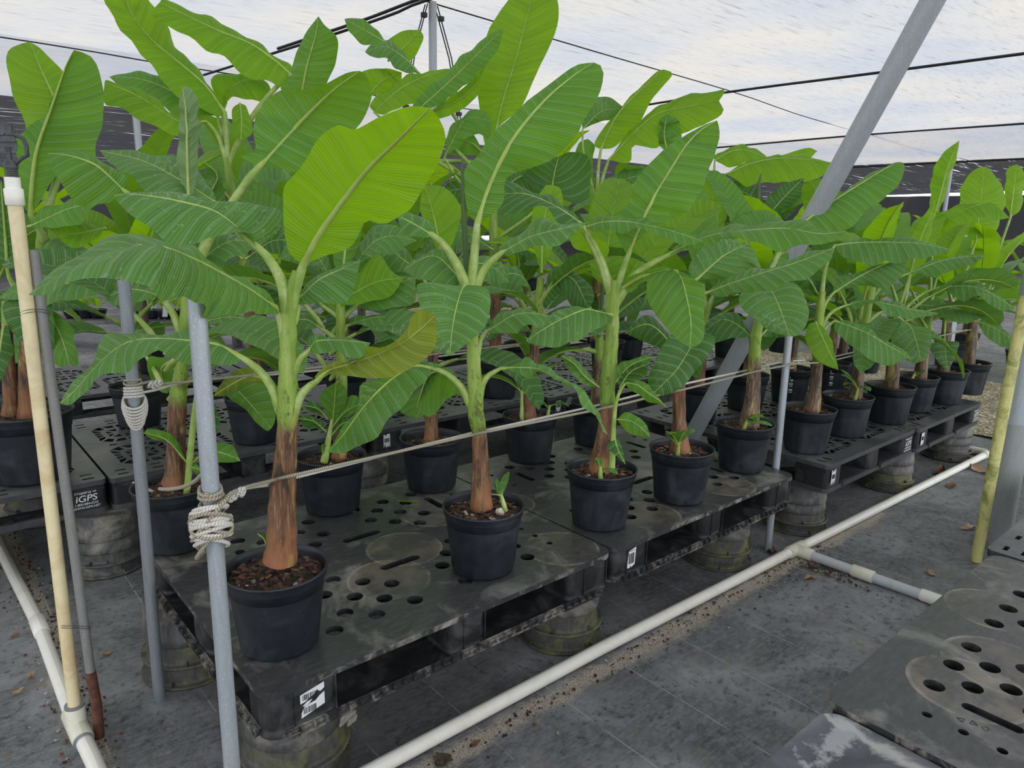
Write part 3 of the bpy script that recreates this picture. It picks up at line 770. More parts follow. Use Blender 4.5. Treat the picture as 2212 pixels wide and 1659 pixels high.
for (x, y, lb) in ((.6, 5.05, 'under the third table at left'), (1.85, 5.05, 'under the third table at centre'), (3.1, 5.05, 'under the third table at right'), (4.27, 3.28, 'right of the brace'), (2.9, 2.4, 'at the rear right of the second holed pallet'), (4.27, 2.52, 'at the rear of the lattice pallets'), (1.75, .5, 'under the empty holed pallet'), (.6, .5, 'under the smooth scuffed pallet'), (2.62, .45, 'at the far end of the empty holed pallet'), (3.9, .5, 'under the lattice pallet at the right edge')):
    stack(x, y, lb, 4)
# ------------------------------------------------------------------ potted bananas
FWD = Vector((RZ.x, RZ.y, 0)).normalized()
def on_plane(px, py, base, o=0.0):
    """point seen at a pixel, on the upright plane through a plant's base that faces the camera, o metres behind it"""
    r = ray(px, py); d = ((Vector(base)-CAM).dot(FWD)+o)/r.dot(FWD); return CAM+r*d
def local(pts, base): return [Vector(p)-Vector(base) for p in pts]

POT_PROF = [(.0, .002), (.094, .002), (.0985, .006), (.1000, .012), (.1185, .178), (.1190, .184), (.1235, .187), (.1255, .192), (.1262, .206), (.1290, .209), (.1305, .2125), (.1300, .216), (.1270, .217), (.1235, .2135), (.1215, .200), (.1190, .165), (.0, .165)]
def pot_facet(q, z):
    f = max(0, min(1, (.175-z)/.04))*min(1, z/.004)
    return 1-.032*f*max(0, math.cos(14*q))**.6 if math.cos(14*q) > 0 else 1
_pot = {}
def add_pot(root, D, H=.217, m=POT, hole=True):
    s = D/.262; zs = H/.217
    key = (round(s, 3), round(zs, 3), m.name)
    if key not in _pot:
        b = MB(); b.lathe([(r*s, z*zs) for r, z in POT_PROF], 84, facet=pot_facet)
        _pot[key] = b.build('nursery_pot', m, root).data
    else: mesh_obj('nursery_pot', _pot[key], None, root)
    return s, zs
def add_soil(root, s, zs, seed, chips=60):
    rr = random.Random(seed); b = MB(); R = .1205*s; z0 = .186*zs; nr, na = 9, 30; vs = [(0, 0, z0+.016)]; fs = []
    for i in range(1, nr+1):
        for k in range(na):
            r = R*i/nr; a = 2*PI*k/na; x, y = r*math.cos(a), r*math.sin(a)
            vs.append((x, y, z0+.016*(1-(i/nr)**2)+.006*mnoise.noise(Vector((x*38+seed, y*38, 1)))))
    for k in range(na): fs.append((0, 1+k, 1+(k+1) % na))
    for i in range(nr-1):
        for k in range(na):
            j = 1+i*na; fs.append((j+k, j+na+k, j+na+(k+1) % na, j+(k+1) % na))
    b.add(vs, fs); so = b.build('potting_mix', SOIL, root)
    if chips:
        b = MB()
        for _ in range(chips):
            a = rr.random()*2*PI; r = R*math.sqrt(rr.random())*.93; l = rr.uniform(.006, .022)*s; wd = l*rr.uniform(.3, .7); t = rr.uniform(.002, .005)
            rot = Matrix.Rotation(rr.random()*PI, 3, 'Z') @ Matrix.Rotation(rr.uniform(-.5, .5), 3, 'X') @ Matrix.Rotation(rr.uniform(-.4, .4), 3, 'Y')
            b.box((r*math.cos(a), r*math.sin(a), z0+.016*(1-(r/R)**2)+.005), (l, wd, t), rot, rr.choice((0, 0, 0, 1, 1, 2, 2, 3) if rr.random() < .35 else (0, 0, 1, 2)))
        o = b.build('bark_mulch', CHIPS, so); o['kind'] = 'stuff'

def blade_mesh(M, L, R, bow=.02, rip=.006, seed=0, tear=0):
    n = len(M); V = (-1, -.7, -.36, 0, .36, .7, 1); vs = []; uvs = []; s = 0; rr = random.Random(seed); ph = rr.random()*9
    for i in range(n):
        if i: s += (M[i]-M[i-1]).length
        T = (M[min(i+1, n-1)]-M[max(i-1, 0)]).normalized()
        W = L[i]-R[i]; nn = W.cross(T)
        if nn.length > 1e-7: nn.normalize()
        if nn.z < 0: nn = -nn
        env = math.sin(PI*min(1, max(0, i/(n-1))))
        for v in V:
            E = L[i] if v < 0 else R[i]; a = abs(v); wd = (E-M[i]).length
            p = M[i].lerp(E, a)+nn*(bow*wd*4*a*(1-a)) + nn*(rip*env*a**1.5*(math.sin(s*30+ph+(2 if v < 0 else 0))+.6*math.sin(s*63+ph*2)))
            vs.append(p); uvs.append((s, v*wd if a else 0))
    k = len(V); fs = []
    for i in range(n-1):
        for j in range(k-1): fs.append((i*k+j, i*k+j+1, (i+1)*k+j+1, (i+1)*k+j))
    return vs, fs, uvs
def add_leaf(root, P, M, L, R, c, r0=.012, r1=.0075, bow=.10, rip=.006, seed=0, n=26, rib=True, seg=8):
    """P stalk points (local), M midrib, L/R edges: lists of n points"""
    b = MB(); vs, fs, uvs = blade_mesh(M, L, R, bow, rip, seed); b.add(vs, fs, uvs)
    lf = b.build('leaf', LEAF[c], root)
    if rib:
        st = MB()
        path = (smooth_path(list(P)+[M[0]], 9)[:-1] if len(P) else []); k = len(path)
        rad = [(r1+(r0*1.35-r1)*(1-i/max(1, k))**1.3)*min(1, .45+.55*i/(.22*k+.01)) for i in range(k)]
        mid = M[::2] if M[-1] == M[::2][-1] else M[::2]+[M[-1]]; q = len(mid)
        rb = [r1*.72*(1-i/(q-1))**.75+.0006 for i in range(q)]; rb[0] = r1*.9; rad += rb
        idx = [min(len(M)-1, 2*i) for i in range(q)]; sunk = []
        for i in range(q):                                       # the rib stands out below the blade and is a shallow channel above
            a = idx[i]; T = M[min(a+1, len(M)-1)]-M[max(a-1, 0)]; nn = (L[a]-R[a]).cross(T)
            if nn.length > 1e-9: nn.normalize()
            if nn.z < 0: nn = -nn
            sunk.append(mid[i]-nn*rb[i]*(.72 if i else .3))
        mid = sunk
        st.tube(path+mid, rad, seg, True); nf = len(st.f)
        ring = seg
        for i in range(len(st.mi)): st.mi[i] = 0 if i < k*ring else 1
        st.build('midrib', [PETIOLE, MIDRIB], lf)
    return lf

def traced_leaf(root, base, m, l, r, p=(), o=(0, 0), e=(.02, .02), c='mid', r0=.012, r1=.007, bow=.13, rip=.013, n=30, tr=None):
    nm = len(m); seed = int(abs(m[0][0]*7+m[-1][1]*3))
    def off(t):
        q = t*(len(o)-1); i = min(int(q), len(o)-2); return o[i]+(o[i+1]-o[i])*(q-i)
    def poly(px, ed):
        pts = []; acc = [0]
        for i in range(1, len(px)): acc.append(acc[-1]+math.hypot(px[i][0]-px[i-1][0], px[i][1]-px[i-1][1]))
        for i, (x, y) in enumerate(px):
            t = acc[i]/acc[-1]; pts.append(on_plane(x, y, base, off(t)+ed*math.sin(PI*min(1, t))**.7 if 0 < t < 1 else off(t)))
        return smooth_path(pts, n)
    M = poly(m, 0); L = poly([m[0]]+list(l)+[m[-1]], e[0]); R = poly([m[0]]+list(r)+[m[-1]], e[1])
    P = [on_plane(x, y, base, o[0]*((i+.3)/(len(p)+.3))) for i, (x, y) in enumerate(p)]
    if tr and p:                                                 # root the stalk inside the stem, a little below where it leaves it
        y0 = p[0][1]+20
        for a, b_ in zip(tr, tr[1:]):
            if b_[1] <= y0 <= a[1]:
                f = (a[1]-y0)/(a[1]-b_[1]+1e-6); P = [on_plane(a[0]+(b_[0]-a[0])*f, y0, base, 0)]+P; break
    return add_leaf(root, local(P, base), local(M, base), local(L, base), local(R, base), c, r0, r1, bow, rip, seed, n)

def add_trunk(root, base, pts, green=.5, seg=18, name='pseudostem', m=None):
    """pts: (px, py, half width px) from soil upward"""
    P = []; rad = []
    for (x, y, h) in pts:
        q = on_plane(x, y, base, 0); P.append(q-Vector(base)); rad.append(h*depth(q)/FPX)
    trunk3(root, P, rad, green, seg, name, m)
def trunk3(root, P, rad, green=.5, seg=18, name='pseudostem', m=None):
    n = max(12, len(P)*4); Q = smooth_path(P, n)
    L = [0]
    for i in range(1, len(P)): L.append(L[-1]+(P[i]-P[i-1]).length)
    rr = []
    for i in range(n):
        d = L[-1]*i/(n-1); j = 0
        while j < len(L)-2 and L[j+1] < d: j += 1
        t = (d-L[j])/(L[j+1]-L[j]); rr.append((rad[j]+(rad[j+1]-rad[j])*t)*(1+.045*math.sin(i*1.9)+.02*math.sin(i*4.3)))
    b = MB(); b.tube(Q, rr, seg, True)
    tot = L[-1]
    for i, (u, v) in enumerate(b.uv):
        t = v/tot; b.uv[i] = (u, .5*t/green if t < green else .5+.5*(t-green)/(1-green))
    for i in range(len(b.v)):                                    # sheath ridges
        u = b.uv[i][0]; c = Q[min(n-1, i//(seg+1))] if i < n*(seg+1) else None
        if c is not None:
            k = 1+.05*math.cos(6*PI*u+i//(seg+1)*.35); x = Vector(b.v[i])-c; b.v[i] = tuple(c+x*k)
    b.build(name, m or TRUNK, root)

# --- free-growing leaves for plants further back (built in world space by angle)
def grown_leaf(root, start, az, elev, length, width, droop, c, stalk, rng, fold=.25, n=18, r0=.012, seg=6):
    h = Vector((math.cos(az), math.sin(az), 0)); pos = Vector(start); pts = [pos.copy()]; steps = 22; tot = stalk+length
    for i in range(steps):
        t = (i+.5)/steps; ang = elev-droop*t**1.5
        pos = pos+(h*math.cos(ang)+Vector((0, 0, 1))*math.sin(ang))*(tot/steps); pts.append(pos.copy())
    k = max(2, int(steps*stalk/tot)); P = pts[:k]; M = smooth_path(pts[k:], n)
    roll = rng.uniform(-.5, .5); side = h.cross(Vector((0, 0, 1))); L = []; R = []
    for i in range(n):
        t = i/(n-1); T = (M[min(i+1, n-1)]-M[max(i-1, 0)]).normalized()
        up = side.cross(T); up.normalize(); wd = width*.5*(math.sin(PI*min(1, t*.93+.035))**.62) if 0 < t < 1 else 0
        rl = roll*(.5+t); f1 = fold+rng.uniform(-.04, .04); f2 = fold+rng.uniform(-.04, .04)
        s2 = side*math.cos(rl)+up*math.sin(rl); u2 = up*math.cos(rl)-side*math.sin(rl)
        L.append(M[i]+(s2*math.cos(f1)+u2*math.sin(f1))*wd); R.append(M[i]+(-s2*math.cos(f2)+u2*math.sin(f2))*wd)
    return add_leaf(root, P, M, L, R, c, r0, r0*.62, .05, width*.03, int(rng.random()*1e4), n, True, seg)
def tube_part(root, name, pts, rad, m, seg=8):
    b = MB(); b.tube(pts, rad, seg); return b.build(name, m, root)
def small_sucker(root, base_xy, h, rng, nl=4):
    """a little side shoot: stem with its own small leaves"""
    x, y = base_xy; z = .19; top = Vector((x+rng.uniform(-.02, .02), y+rng.uniform(-.02, .02), z+h*.5))
    st = tube_part(root, 'side_shoot', [(x, y, z), ((x+top.x)/2, (y+top.y)/2, z+h*.25), tuple(top)], [.010, .008, .005], PETIOLE)
    for k in range(nl): grown_leaf(st, top-Vector((0, 0, .03*rng.random())), rng.random()*2*PI, rng.uniform(.3, 1.2), h*rng.uniform(.5, .8), h*rng.uniform(.2, .3), rng.uniform(.5, 1.4), rng.choice(('old', 'mid', 'dark')), h*.12, rng, .2, 10, .004, 5)

def plant(label, X, Y, D=.262, H=.217, z=PT, seed=1, chips=0, group='potted banana plants'):
    r = thing('potted_banana', label, 'banana plant', (X, Y, z), 0, group)
    s, zs = add_pot(r, D, H); add_soil(r, s, zs, seed, chips)
    return r, (X, Y, z)
def generic(label, X, Y, seed, height=.85, nl=8, spread=.55, D=.262, H=.217, lean=(0, 0), cs=('old', 'old', 'mid', 'dark'), az0=None, trunk_r=.026, green=.55, young=True, clear=None, chips=0, z=PT, detail=True, wl=.36):
    """a whole plant grown from numbers: trunk, spiral of leaves, maybe a rolled spear"""
    rng = random.Random(seed); r, base = plant(label, X, Y, D, H, z, seed, chips)
    z0 = H*.86; th = height*.55; top = Vector((lean[0], lean[1], z0+th))
    P = [Vector((0, 0, z0-.01)), Vector((lean[0]*.3, lean[1]*.3, z0+th*.4)), top]
    trunk3(r, P, [trunk_r*1.25, trunk_r, trunk_r*.62], green, 14, 'pseudostem', TRUNKOLD if seed % 3 else TRUNK)
    az = rng.random()*6.28 if az0 is None else az0
    for k in range(nl):
        t = k/(nl-1); az += 2.4+rng.uniform(-.3, .3)
        a = az
        if clear is not None:                                    # keep the gangway side shorter
            dd = math.cos(a-clear)
            if dd > .75: a += 1.1
        ln = spread*rng.uniform(.85, 1.15)*(.75+.5*t)
        start = P[0].lerp(top, .62+.38*t) if t < .9 else top
        grown_leaf(r, start, a, .35+1.0*t+rng.uniform(-.12, .12), ln, ln*wl*rng.uniform(.9, 1.1), rng.uniform(1.2, 1.9)*(1.15-.55*t), rng.choice(cs) if t < .7 or not young else rng.choice(('mid', 'young')), ln*.28, rng, rng.uniform(.1, .4), 18, trunk_r*.5)
    if young and rng.random() < .6:
        tube_part(r, 'rolled_leaf', [tuple(top), tuple(top+Vector((.01, 0, .16))), tuple(top+Vector((.0, .01, spread*.62)))], [.008, .010, .002], LEAF['spear'])
    return r, base
# ------------------------------------------------------------------ front row, leaf by leaf
def leaves(root, base, data, trunk=None):
    for d in data:
        c, m, l, r = d[0], d[1], d[2], d[3]; k = d[4] if len(d) > 4 else {}
        traced_leaf(root, base, m, l, r, c=c, tr=trunk, **k)
F = {}
def front(key, label, X, Y, trunk, green, data, seed, chips=70):
    r, base = plant(label, X, Y, seed=seed, chips=chips); add_trunk(r, base, trunk, green, m=TRUNK if key in ('F1', 'F2', 'F3', 'F4') else TRUNKOLD); leaves(r, base, data, trunk); F[key] = (r, base); return r, base

front('F1', 'nearest potted banana with orange stem base and big upright backlit leaf', .652, 1.665,
 [(604, 1212, 36), (606, 1185, 33), (610, 1090, 29), (617, 1000, 24), (620, 930, 21), (621, 880, 24), (622, 800, 19), (625, 700, 17), (629, 640, 15), (640, 585, 9)], .50, [
 ('young', [(655, 572), (680, 520), (711, 473), (789, 371), (857, 304), (911, 250), (929, 233)], [(622, 540), (610, 452), (617, 395), (655, 354), (684, 304), (711, 287), (769, 270), (816, 253), (870, 233)], [(700, 553), (762, 527), (789, 483), (830, 486), (870, 462), (904, 422), (938, 371), (958, 321), (963, 280), (945, 250)], dict(p=[(627, 680), (640, 620)], o=(0, -.10, -.30), e=(-.02, .05), r0=.013, r1=.011, bow=.06)),
 ('old', [(600, 668), (545, 628), (480, 590), (422, 560), (338, 529), (253, 539), (180, 572), (110, 606), (62, 637)], [(578, 630), (500, 596), (422, 549), (338, 517), (253, 523), (189, 552), (118, 583)], [(598, 680), (554, 675), (506, 682), (456, 677), (400, 650), (338, 627), (287, 617), (219, 603), (155, 614), (100, 634)], dict(p=[(622, 760), (614, 715)], o=(0, -.50, -.60), e=(.10, -.10), r0=.016, r1=.010)),
 ('old', [(523, 773), (473, 744), (405, 735), (340, 731), (280, 737), (235, 765), (195, 805), (160, 845), (130, 871)], [(498, 752), (440, 728), (380, 722), (320, 722), (262, 722), (234, 732), (210, 778), (165, 815), (140, 850)], [(500, 790), (432, 782), (375, 782), (338, 762), (294, 786), (243, 800), (214, 824), (182, 855), (148, 874)], dict(p=[(606, 890), (592, 845), (560, 800)], o=(0, .02, .02), e=(.08, -.05), r0=.013, r1=.008)),
 ('yell', [(684, 824), (711, 800), (742, 790), (803, 770), (870, 740), (915, 706), (940, 682)], [(681, 811), (718, 780), (762, 786), (782, 761), (803, 748), (836, 750), (870, 716), (905, 668)], [(711, 808), (752, 812), (803, 817), (853, 812), (904, 787), (938, 753), (944, 705)], dict(p=[(634, 890), (646, 860), (664, 838)], o=(0, -.05, -.10), e=(-.02, -.05), r0=.013, r1=.008)),
 ('old', [(556, 534), (520, 498), (466, 457), (400, 437), (330, 424), (280, 419), (246, 422)], [(600, 500), (614, 450), (560, 440), (466, 448), (400, 430), (320, 415)], [(552, 536), (540, 508), (500, 504), (456, 514), (405, 523), (354, 514), (304, 487), (257, 440)], dict(p=[(624, 700), (612, 620), (585, 565)], o=(0, -.04, -.10), e=(.09, -.07), r0=.016, r1=.010)),
 ('old', [(668, 757), (684, 737), (735, 735), (770, 738), (800, 741)], [(664, 743), (681, 715), (711, 722), (752, 732)], [(688, 768), (725, 758), (752, 771), (782, 763)], dict(p=[(634, 800), (648, 775)], o=(0, -.05), e=(.05, -.05), r0=.013, r1=.006)),
 ('old', [(647, 645), (688, 605), (735, 582), (779, 563)], [(650, 620), (691, 597), (742, 576)], [(647, 658), (701, 653), (732, 648), (759, 618), (776, 582)], dict(p=[(636, 690)], o=(.02, .06), e=(.04, -.05), r0=.010, r1=.007)),
 ('mid', [(578, 1180), (570, 1163), (556, 1152)], [(572, 1160)], [(576, 1168)], dict(o=(0, 0), r0=.003, r1=.002)),
 ], 11)
front('F2', 'front banana behind the nearest one, stem crossed by the ropes, sprout in its pot', 1.324, 1.659,
 [(1041, 1098, 25), (1039, 1075, 23), (1038, 1000, 18), (1035, 930, 16), (1028, 890, 18), (1026, 838, 17), (1022, 770, 14), (1019, 700, 12), (1018, 640, 11), (1024, 560, 8)], .34, [
 ('mid', [(1031, 484), (1049, 422), (1073, 365), (1106, 304), (1147, 250), (1191, 203), (1241, 162), (1283, 135)], [(1010, 455), (1003, 410), (1003, 365), (1034, 334), (1064, 287), (1104, 253), (1140, 217), (1189, 180), (1241, 143)], [(1045, 476), (1073, 456), (1091, 429), (1093, 385), (1140, 365), (1194, 344), (1241, 297), (1262, 257), (1297, 199), (1304, 155), (1293, 138)], dict(p=[(1018, 640), (1021, 590), (1026, 535)], o=(0, .03, .10), e=(.03, .06), r0=.014, r1=.011)),
 ('old', [(1008, 616), (1000, 622), (988, 655), (978, 703), (971, 768)], [(955, 612), (904, 614), (901, 640), (914, 696), (936, 743), (957, 762)], [(1020, 616), (1050, 622), (1062, 650), (1055, 690), (1039, 719), (1005, 746), (980, 764)], dict(p=[(1018, 660), (1014, 632)], o=(-.12, -.20, -.26), e=(-.02, .0), r0=.012, r1=.009, bow=.12)),
 ('old', [(930, 795), (895, 787), (842, 820), (786, 876), (745, 933), (708, 977)], [(900, 778), (870, 800), (836, 819), (779, 822), (775, 854), (771, 888), (735, 935), (713, 966)], [(950, 800), (940, 780), (919, 817), (887, 865), (853, 895), (830, 915), (803, 946), (769, 969), (742, 980)], dict(p=[(1018, 880), (998, 838), (962, 806)], o=(0, -.06, -.10), e=(-.03, .04), r0=.013, r1=.007)),
 ('old', [(1083, 796), (1116, 794), (1159, 796), (1201, 812), (1245, 833), (1270, 862), (1285, 890), (1312, 938)], [(1120, 782), (1140, 770), (1159, 788), (1183, 802), (1229, 822), (1263, 845), (1281, 879), (1301, 917)], [(1116, 805), (1138, 814), (1159, 799), (1183, 820), (1224, 830), (1256, 854), (1269, 879), (1292, 910), (1303, 935)], dict(p=[(1034, 860), (1042, 830), (1058, 809)], o=(0, -.10, -.20), e=(.03, -.03), r0=.013, r1=.006)),
 ('old', [(1000, 612), (972, 578), (940, 553), (905, 562), (872, 582)], [(985, 575), (965, 550), (935, 541), (900, 552)], [(992, 614), (950, 611), (915, 609), (890, 597)], dict(p=[(1016, 650)], o=(.03, .08), e=(.02, -.04), r0=.012, r1=.007)),
 ('old', [(930, 506), (905, 490), (880, 476), (856, 466)], [(938, 490), (908, 470), (880, 462)], [(925, 513), (900, 510), (875, 494)], dict(p=[(1012, 655), (1000, 600), (964, 535)], o=(-.02, 0), e=(.04, -.03), r0=.016, r1=.010)),
 ('old', [(1084, 546), (1120, 525), (1150, 510), (1200, 497), (1240, 488), (1268, 481)], [(1075, 535), (1100, 520), (1130, 506), (1157, 483), (1191, 477), (1235, 480)], [(1100, 553), (1135, 528), (1165, 537), (1190, 541), (1210, 533), (1241, 506)], dict(p=[(1022, 650), (1034, 605), (1054, 572)], o=(0, -.05, -.10), e=(.08, -.06), r0=.014, r1=.009)),
 ('old', [(1050, 716), (1073, 703), (1106, 682), (1140, 676), (1187, 682)], [(1064, 690), (1090, 675), (1127, 671)], [(1066, 720), (1106, 714), (1127, 697), (1167, 713)], dict(p=[(1030, 770), (1038, 735)], o=(0, -.04), e=(.05, -.05), r0=.010, r1=.006)),
 ('mid', [(1012, 862), (992, 828), (962, 803), (925, 812), (900, 880)], [(985, 815), (955, 795), (935, 830)], [(1000, 855), (985, 850), (960, 870), (930, 900)], dict(o=(.05, .09), e=(.02, .03), r0=.006, r1=.005)),
 ], 12)
front('F3', 'front banana at left end of the second pallet with a big leafy side shoot', 1.882, 1.668,
 [(1296, 1030, 26), (1296, 1005, 23), (1306, 930, 16), (1312, 881, 16), (1314, 813, 17), (1320, 745, 15), (1322, 686, 15), (1323, 642, 14), (1327, 605, 10)], .40, [
 ('mid', [(1357, 552), (1382, 490), (1416, 419), (1446, 371), (1480, 317), (1510, 284), (1549, 260)], [(1345, 535), (1330, 500), (1337, 462), (1359, 439), (1369, 392), (1401, 358), (1441, 317), (1487, 289), (1521, 270)], [(1369, 528), (1403, 496), (1443, 476), (1480, 459), (1511, 415), (1531, 375), (1548, 324), (1555, 294), (1552, 267)], dict(p=[(1330, 640), (1340, 600)], o=(0, .02, .05), e=(.02, .05), r0=.013, r1=.010)),
 ('mid', [(1345, 622), (1390, 597), (1440, 583), (1467, 590), (1483, 640), (1493, 700), (1490, 750)], [(1362, 632), (1392, 604), (1399, 637), (1410, 670), (1436, 704), (1467, 738)], [(1350, 603), (1400, 583), (1457, 578), (1504, 608), (1522, 622), (1521, 680), (1520, 730), (1504, 748)], dict(p=[(1326, 660), (1332, 635)], o=(0, -.22, -.32), e=(0, -.02), r0=.013, r1=.010, bow=.12)),
 ('old', [(1322, 680), (1290, 672), (1262, 669), (1208, 692), (1170, 714), (1137, 737)], [(1292, 678), (1262, 663), (1228, 665), (1190, 682), (1158, 706)], [(1312, 699), (1279, 716), (1241, 736), (1208, 752), (1167, 748)], dict(p=[(1324, 715)], o=(-.03, -.12, -.2), e=(.03, -.05), r0=.012, r1=.008)),
 ('dark', [(1258, 485), (1225, 460), (1180, 435), (1130, 418), (1080, 420)], [(1240, 462), (1215, 450), (1174, 419), (1130, 403), (1093, 392)], [(1215, 478), (1190, 462), (1160, 452), (1106, 463), (1075, 458)], dict(p=[(1322, 650), (1305, 580), (1283, 525)], o=(0, -.02), e=(.05, -.05), r0=.014, r1=.008)),
 ('young', [(1300, 562), (1280, 530), (1255, 500), (1235, 475)], [(1270, 548), (1245, 530), (1228, 500)], [(1312, 552), (1312, 535), (1290, 515), (1258, 488)], dict(p=[(1322, 620)], o=(.03, .02), e=(.02, -.03), r0=.010, r1=.007)),
 ('mid', [(1264, 491), (1300, 480), (1349, 478), (1400, 487), (1450, 498), (1517, 521)], [(1285, 465), (1310, 463), (1349, 474), (1400, 481), (1460, 495)], [(1284, 501), (1335, 494), (1380, 501), (1420, 511), (1463, 521), (1500, 528)], dict(p=[(1318, 640), (1296, 570), (1266, 508)], o=(0, -.12, -.2), e=(.06, -.05), r0=.012, r1=.007)),
 ('mid', [(1440, 553), (1490, 525), (1550, 505), (1621, 497), (1700, 493), (1770, 505), (1828, 500)], [(1470, 525), (1509, 508), (1567, 497), (1639, 484), (1680, 481), (1738, 482), (1790, 501)], [(1470, 545), (1512, 535), (1545, 517), (1597, 521), (1657, 531), (1710, 534), (1784, 528), (1815, 514)], dict(p=[(1330, 660), (1362, 605), (1400, 574)], o=(0, -.15, -.28), e=(.10, -.08), r0=.014, r1=.009)),
 ], 13)
r, base = F['F3']
ss = None
b = MB(); b.tube(smooth_path(local([on_plane(x, y, base, -.05) for x, y in ((1322, 1010), (1325, 940), (1329, 880), (1338, 848), (1350, 828))], base), 14), [.012-.0005*i for i in range(14)], 10); ss = b.build('side_shoot', PETIOLE, r)
for c, m, l, rr_ in (('mid', [(1333, 906), (1364, 910), (1387, 926), (1404, 944)], [(1351, 890), (1369, 893), (1391, 911)], [(1342, 921), (1364, 936), (1387, 943)]),
 ('mid', [(1351, 827), (1376, 831), (1400, 849), (1421, 863), (1440, 880)], [(1364, 820), (1394, 828), (1416, 850)], [(1360, 841), (1385, 855), (1398, 868), (1423, 873)]),
 ('dark', [(1328, 941), (1333, 967), (1351, 1003)], [(1312, 966), (1328, 984)], [(1339, 951), (1347, 979)]),
 ('dark', [(1339, 836), (1362, 803), (1402, 785)], [(1335, 815), (1362, 788)], [(1366, 823), (1395, 812)]),
 ('old', [(1294, 836), (1263, 813), (1240, 786), (1212, 768)], [(1262, 795), (1235, 770)], [(1270, 834), (1240, 812)]),
 ('old', [(1330, 826), (1360, 790), (1412, 770)], [(1335, 790), (1375, 770)], [(1365, 815), (1400, 785)])):
    traced_leaf(ss, base, m, l, rr_, c=c, o=(-.05, -.12), r0=.004, r1=.003, n=16)
front('F4', 'front banana in the middle of the second pallet, dark leaf hanging over its stem', 2.319, 1.635,
 [(1470, 980, 24), (1468, 960, 21), (1467, 903, 14), (1466, 836, 14), (1470, 770, 12), (1476, 700, 11), (1482, 630, 9)], .62, [
 ('dark', [(1506, 722), (1488, 757), (1457, 804), (1411, 850)], [(1460, 715), (1425, 755), (1409, 787), (1400, 825)], [(1534, 722), (1545, 738), (1524, 778), (1487, 822), (1443, 852)], dict(p=[(1478, 690), (1500, 690)], o=(-.10, -.18, -.2), e=(0, 0), r0=.010, r1=.009)),
 ('old', [(1500, 608), (1557, 557), (1585, 541), (1618, 526)], [(1489, 590), (1487, 577), (1501, 550), (1534, 525), (1570, 516)], [(1520, 603), (1548, 601), (1581, 607), (1621, 580), (1645, 584), (1637, 552)], dict(p=[(1479, 690), (1486, 640)], o=(0, .05, .10), e=(.02, .04), r0=.011, r1=.009)),
 ('old', [(1523, 634), (1580, 612), (1640, 592), (1711, 570), (1760, 552), (1801, 535)], [(1560, 604), (1615, 587), (1660, 578), (1711, 559), (1765, 542)], [(1560, 642), (1590, 630), (1621, 626), (1657, 636), (1693, 616), (1747, 594), (1792, 566)], dict(p=[(1478, 720), (1496, 660)], o=(0, -.14, -.16), e=(.07, -.06), r0=.012, r1=.008)),
 ('old', [(1470, 640), (1440, 600), (1410, 610), (1390, 660)], [(1440, 585), (1405, 590)], [(1455, 650), (1425, 660)], dict(o=(.05, .1), e=(.05, .0), r0=.010, r1=.007)),
 ('dark', [(1466, 770), (1430, 720), (1395, 700), (1350, 720)], [(1430, 700), (1390, 682)], [(1440, 760), (1395, 740)], dict(o=(.05, .15), e=(.04, .0), r0=.010, r1=.007)),
 ], 14)
front('F5', 'front banana at right end of the second pallet, ragged brown stem next to the brace', 2.854, 1.684,
 [(1617, 932, 26), (1620, 905, 20), (1625, 858, 16), (1629, 802, 14), (1631, 772, 13), (1632, 734, 12), (1640, 690, 10), (1650, 630, 8)], .53, [
 ('old', [(1650, 612), (1666, 628), (1680, 655), (1695, 695), (1706, 727)], [(1612, 622), (1596, 645), (1605, 670), (1639, 700), (1673, 717)], [(1706, 610), (1733, 625), (1747, 662), (1743, 696), (1727, 723)], dict(p=[(1645, 670), (1645, 632)], o=(-.10, -.22, -.3), e=(0, 0), r0=.010, r1=.008, bow=.12)),
 ('mid', [(1730, 484), (1794, 438), (1867, 391), (1920, 360), (1950, 351)], [(1755, 456), (1820, 417), (1880, 379), (1930, 352)], [(1753, 494), (1794, 500), (1840, 493), (1880, 444), (1916, 422), (1936, 408), (1948, 386), (1955, 360)], dict(p=[(1648, 660), (1664, 590), (1696, 525)], o=(0, .02, .05), e=(.10, -.02), r0=.011, r1=.008)),
 ('dark', [(1630, 737), (1600, 706), (1560, 690), (1523, 716)], [(1592, 682), (1550, 678), (1525, 700)], [(1600, 727), (1560, 738), (1533, 739)], dict(p=[(1630, 775)], o=(0, .05), e=(.04, -.03), r0=.010, r1=.006)),
 ('dark', [(1640, 730), (1662, 708), (1690, 700), (1716, 716)], [(1662, 698), (1692, 688)], [(1668, 726), (1692, 730)], dict(p=[(1634, 775)], o=(0, .1), e=(.04, 0), r0=.010, r1=.006)),
 ('mid', [(1648, 620), (1664, 580), (1690, 548), (1726, 540)], [(1650, 585), (1685, 535)], [(1675, 600), (1705, 570)], dict(o=(.03, .1), r0=.008, r1=.006)),
 ], 15)
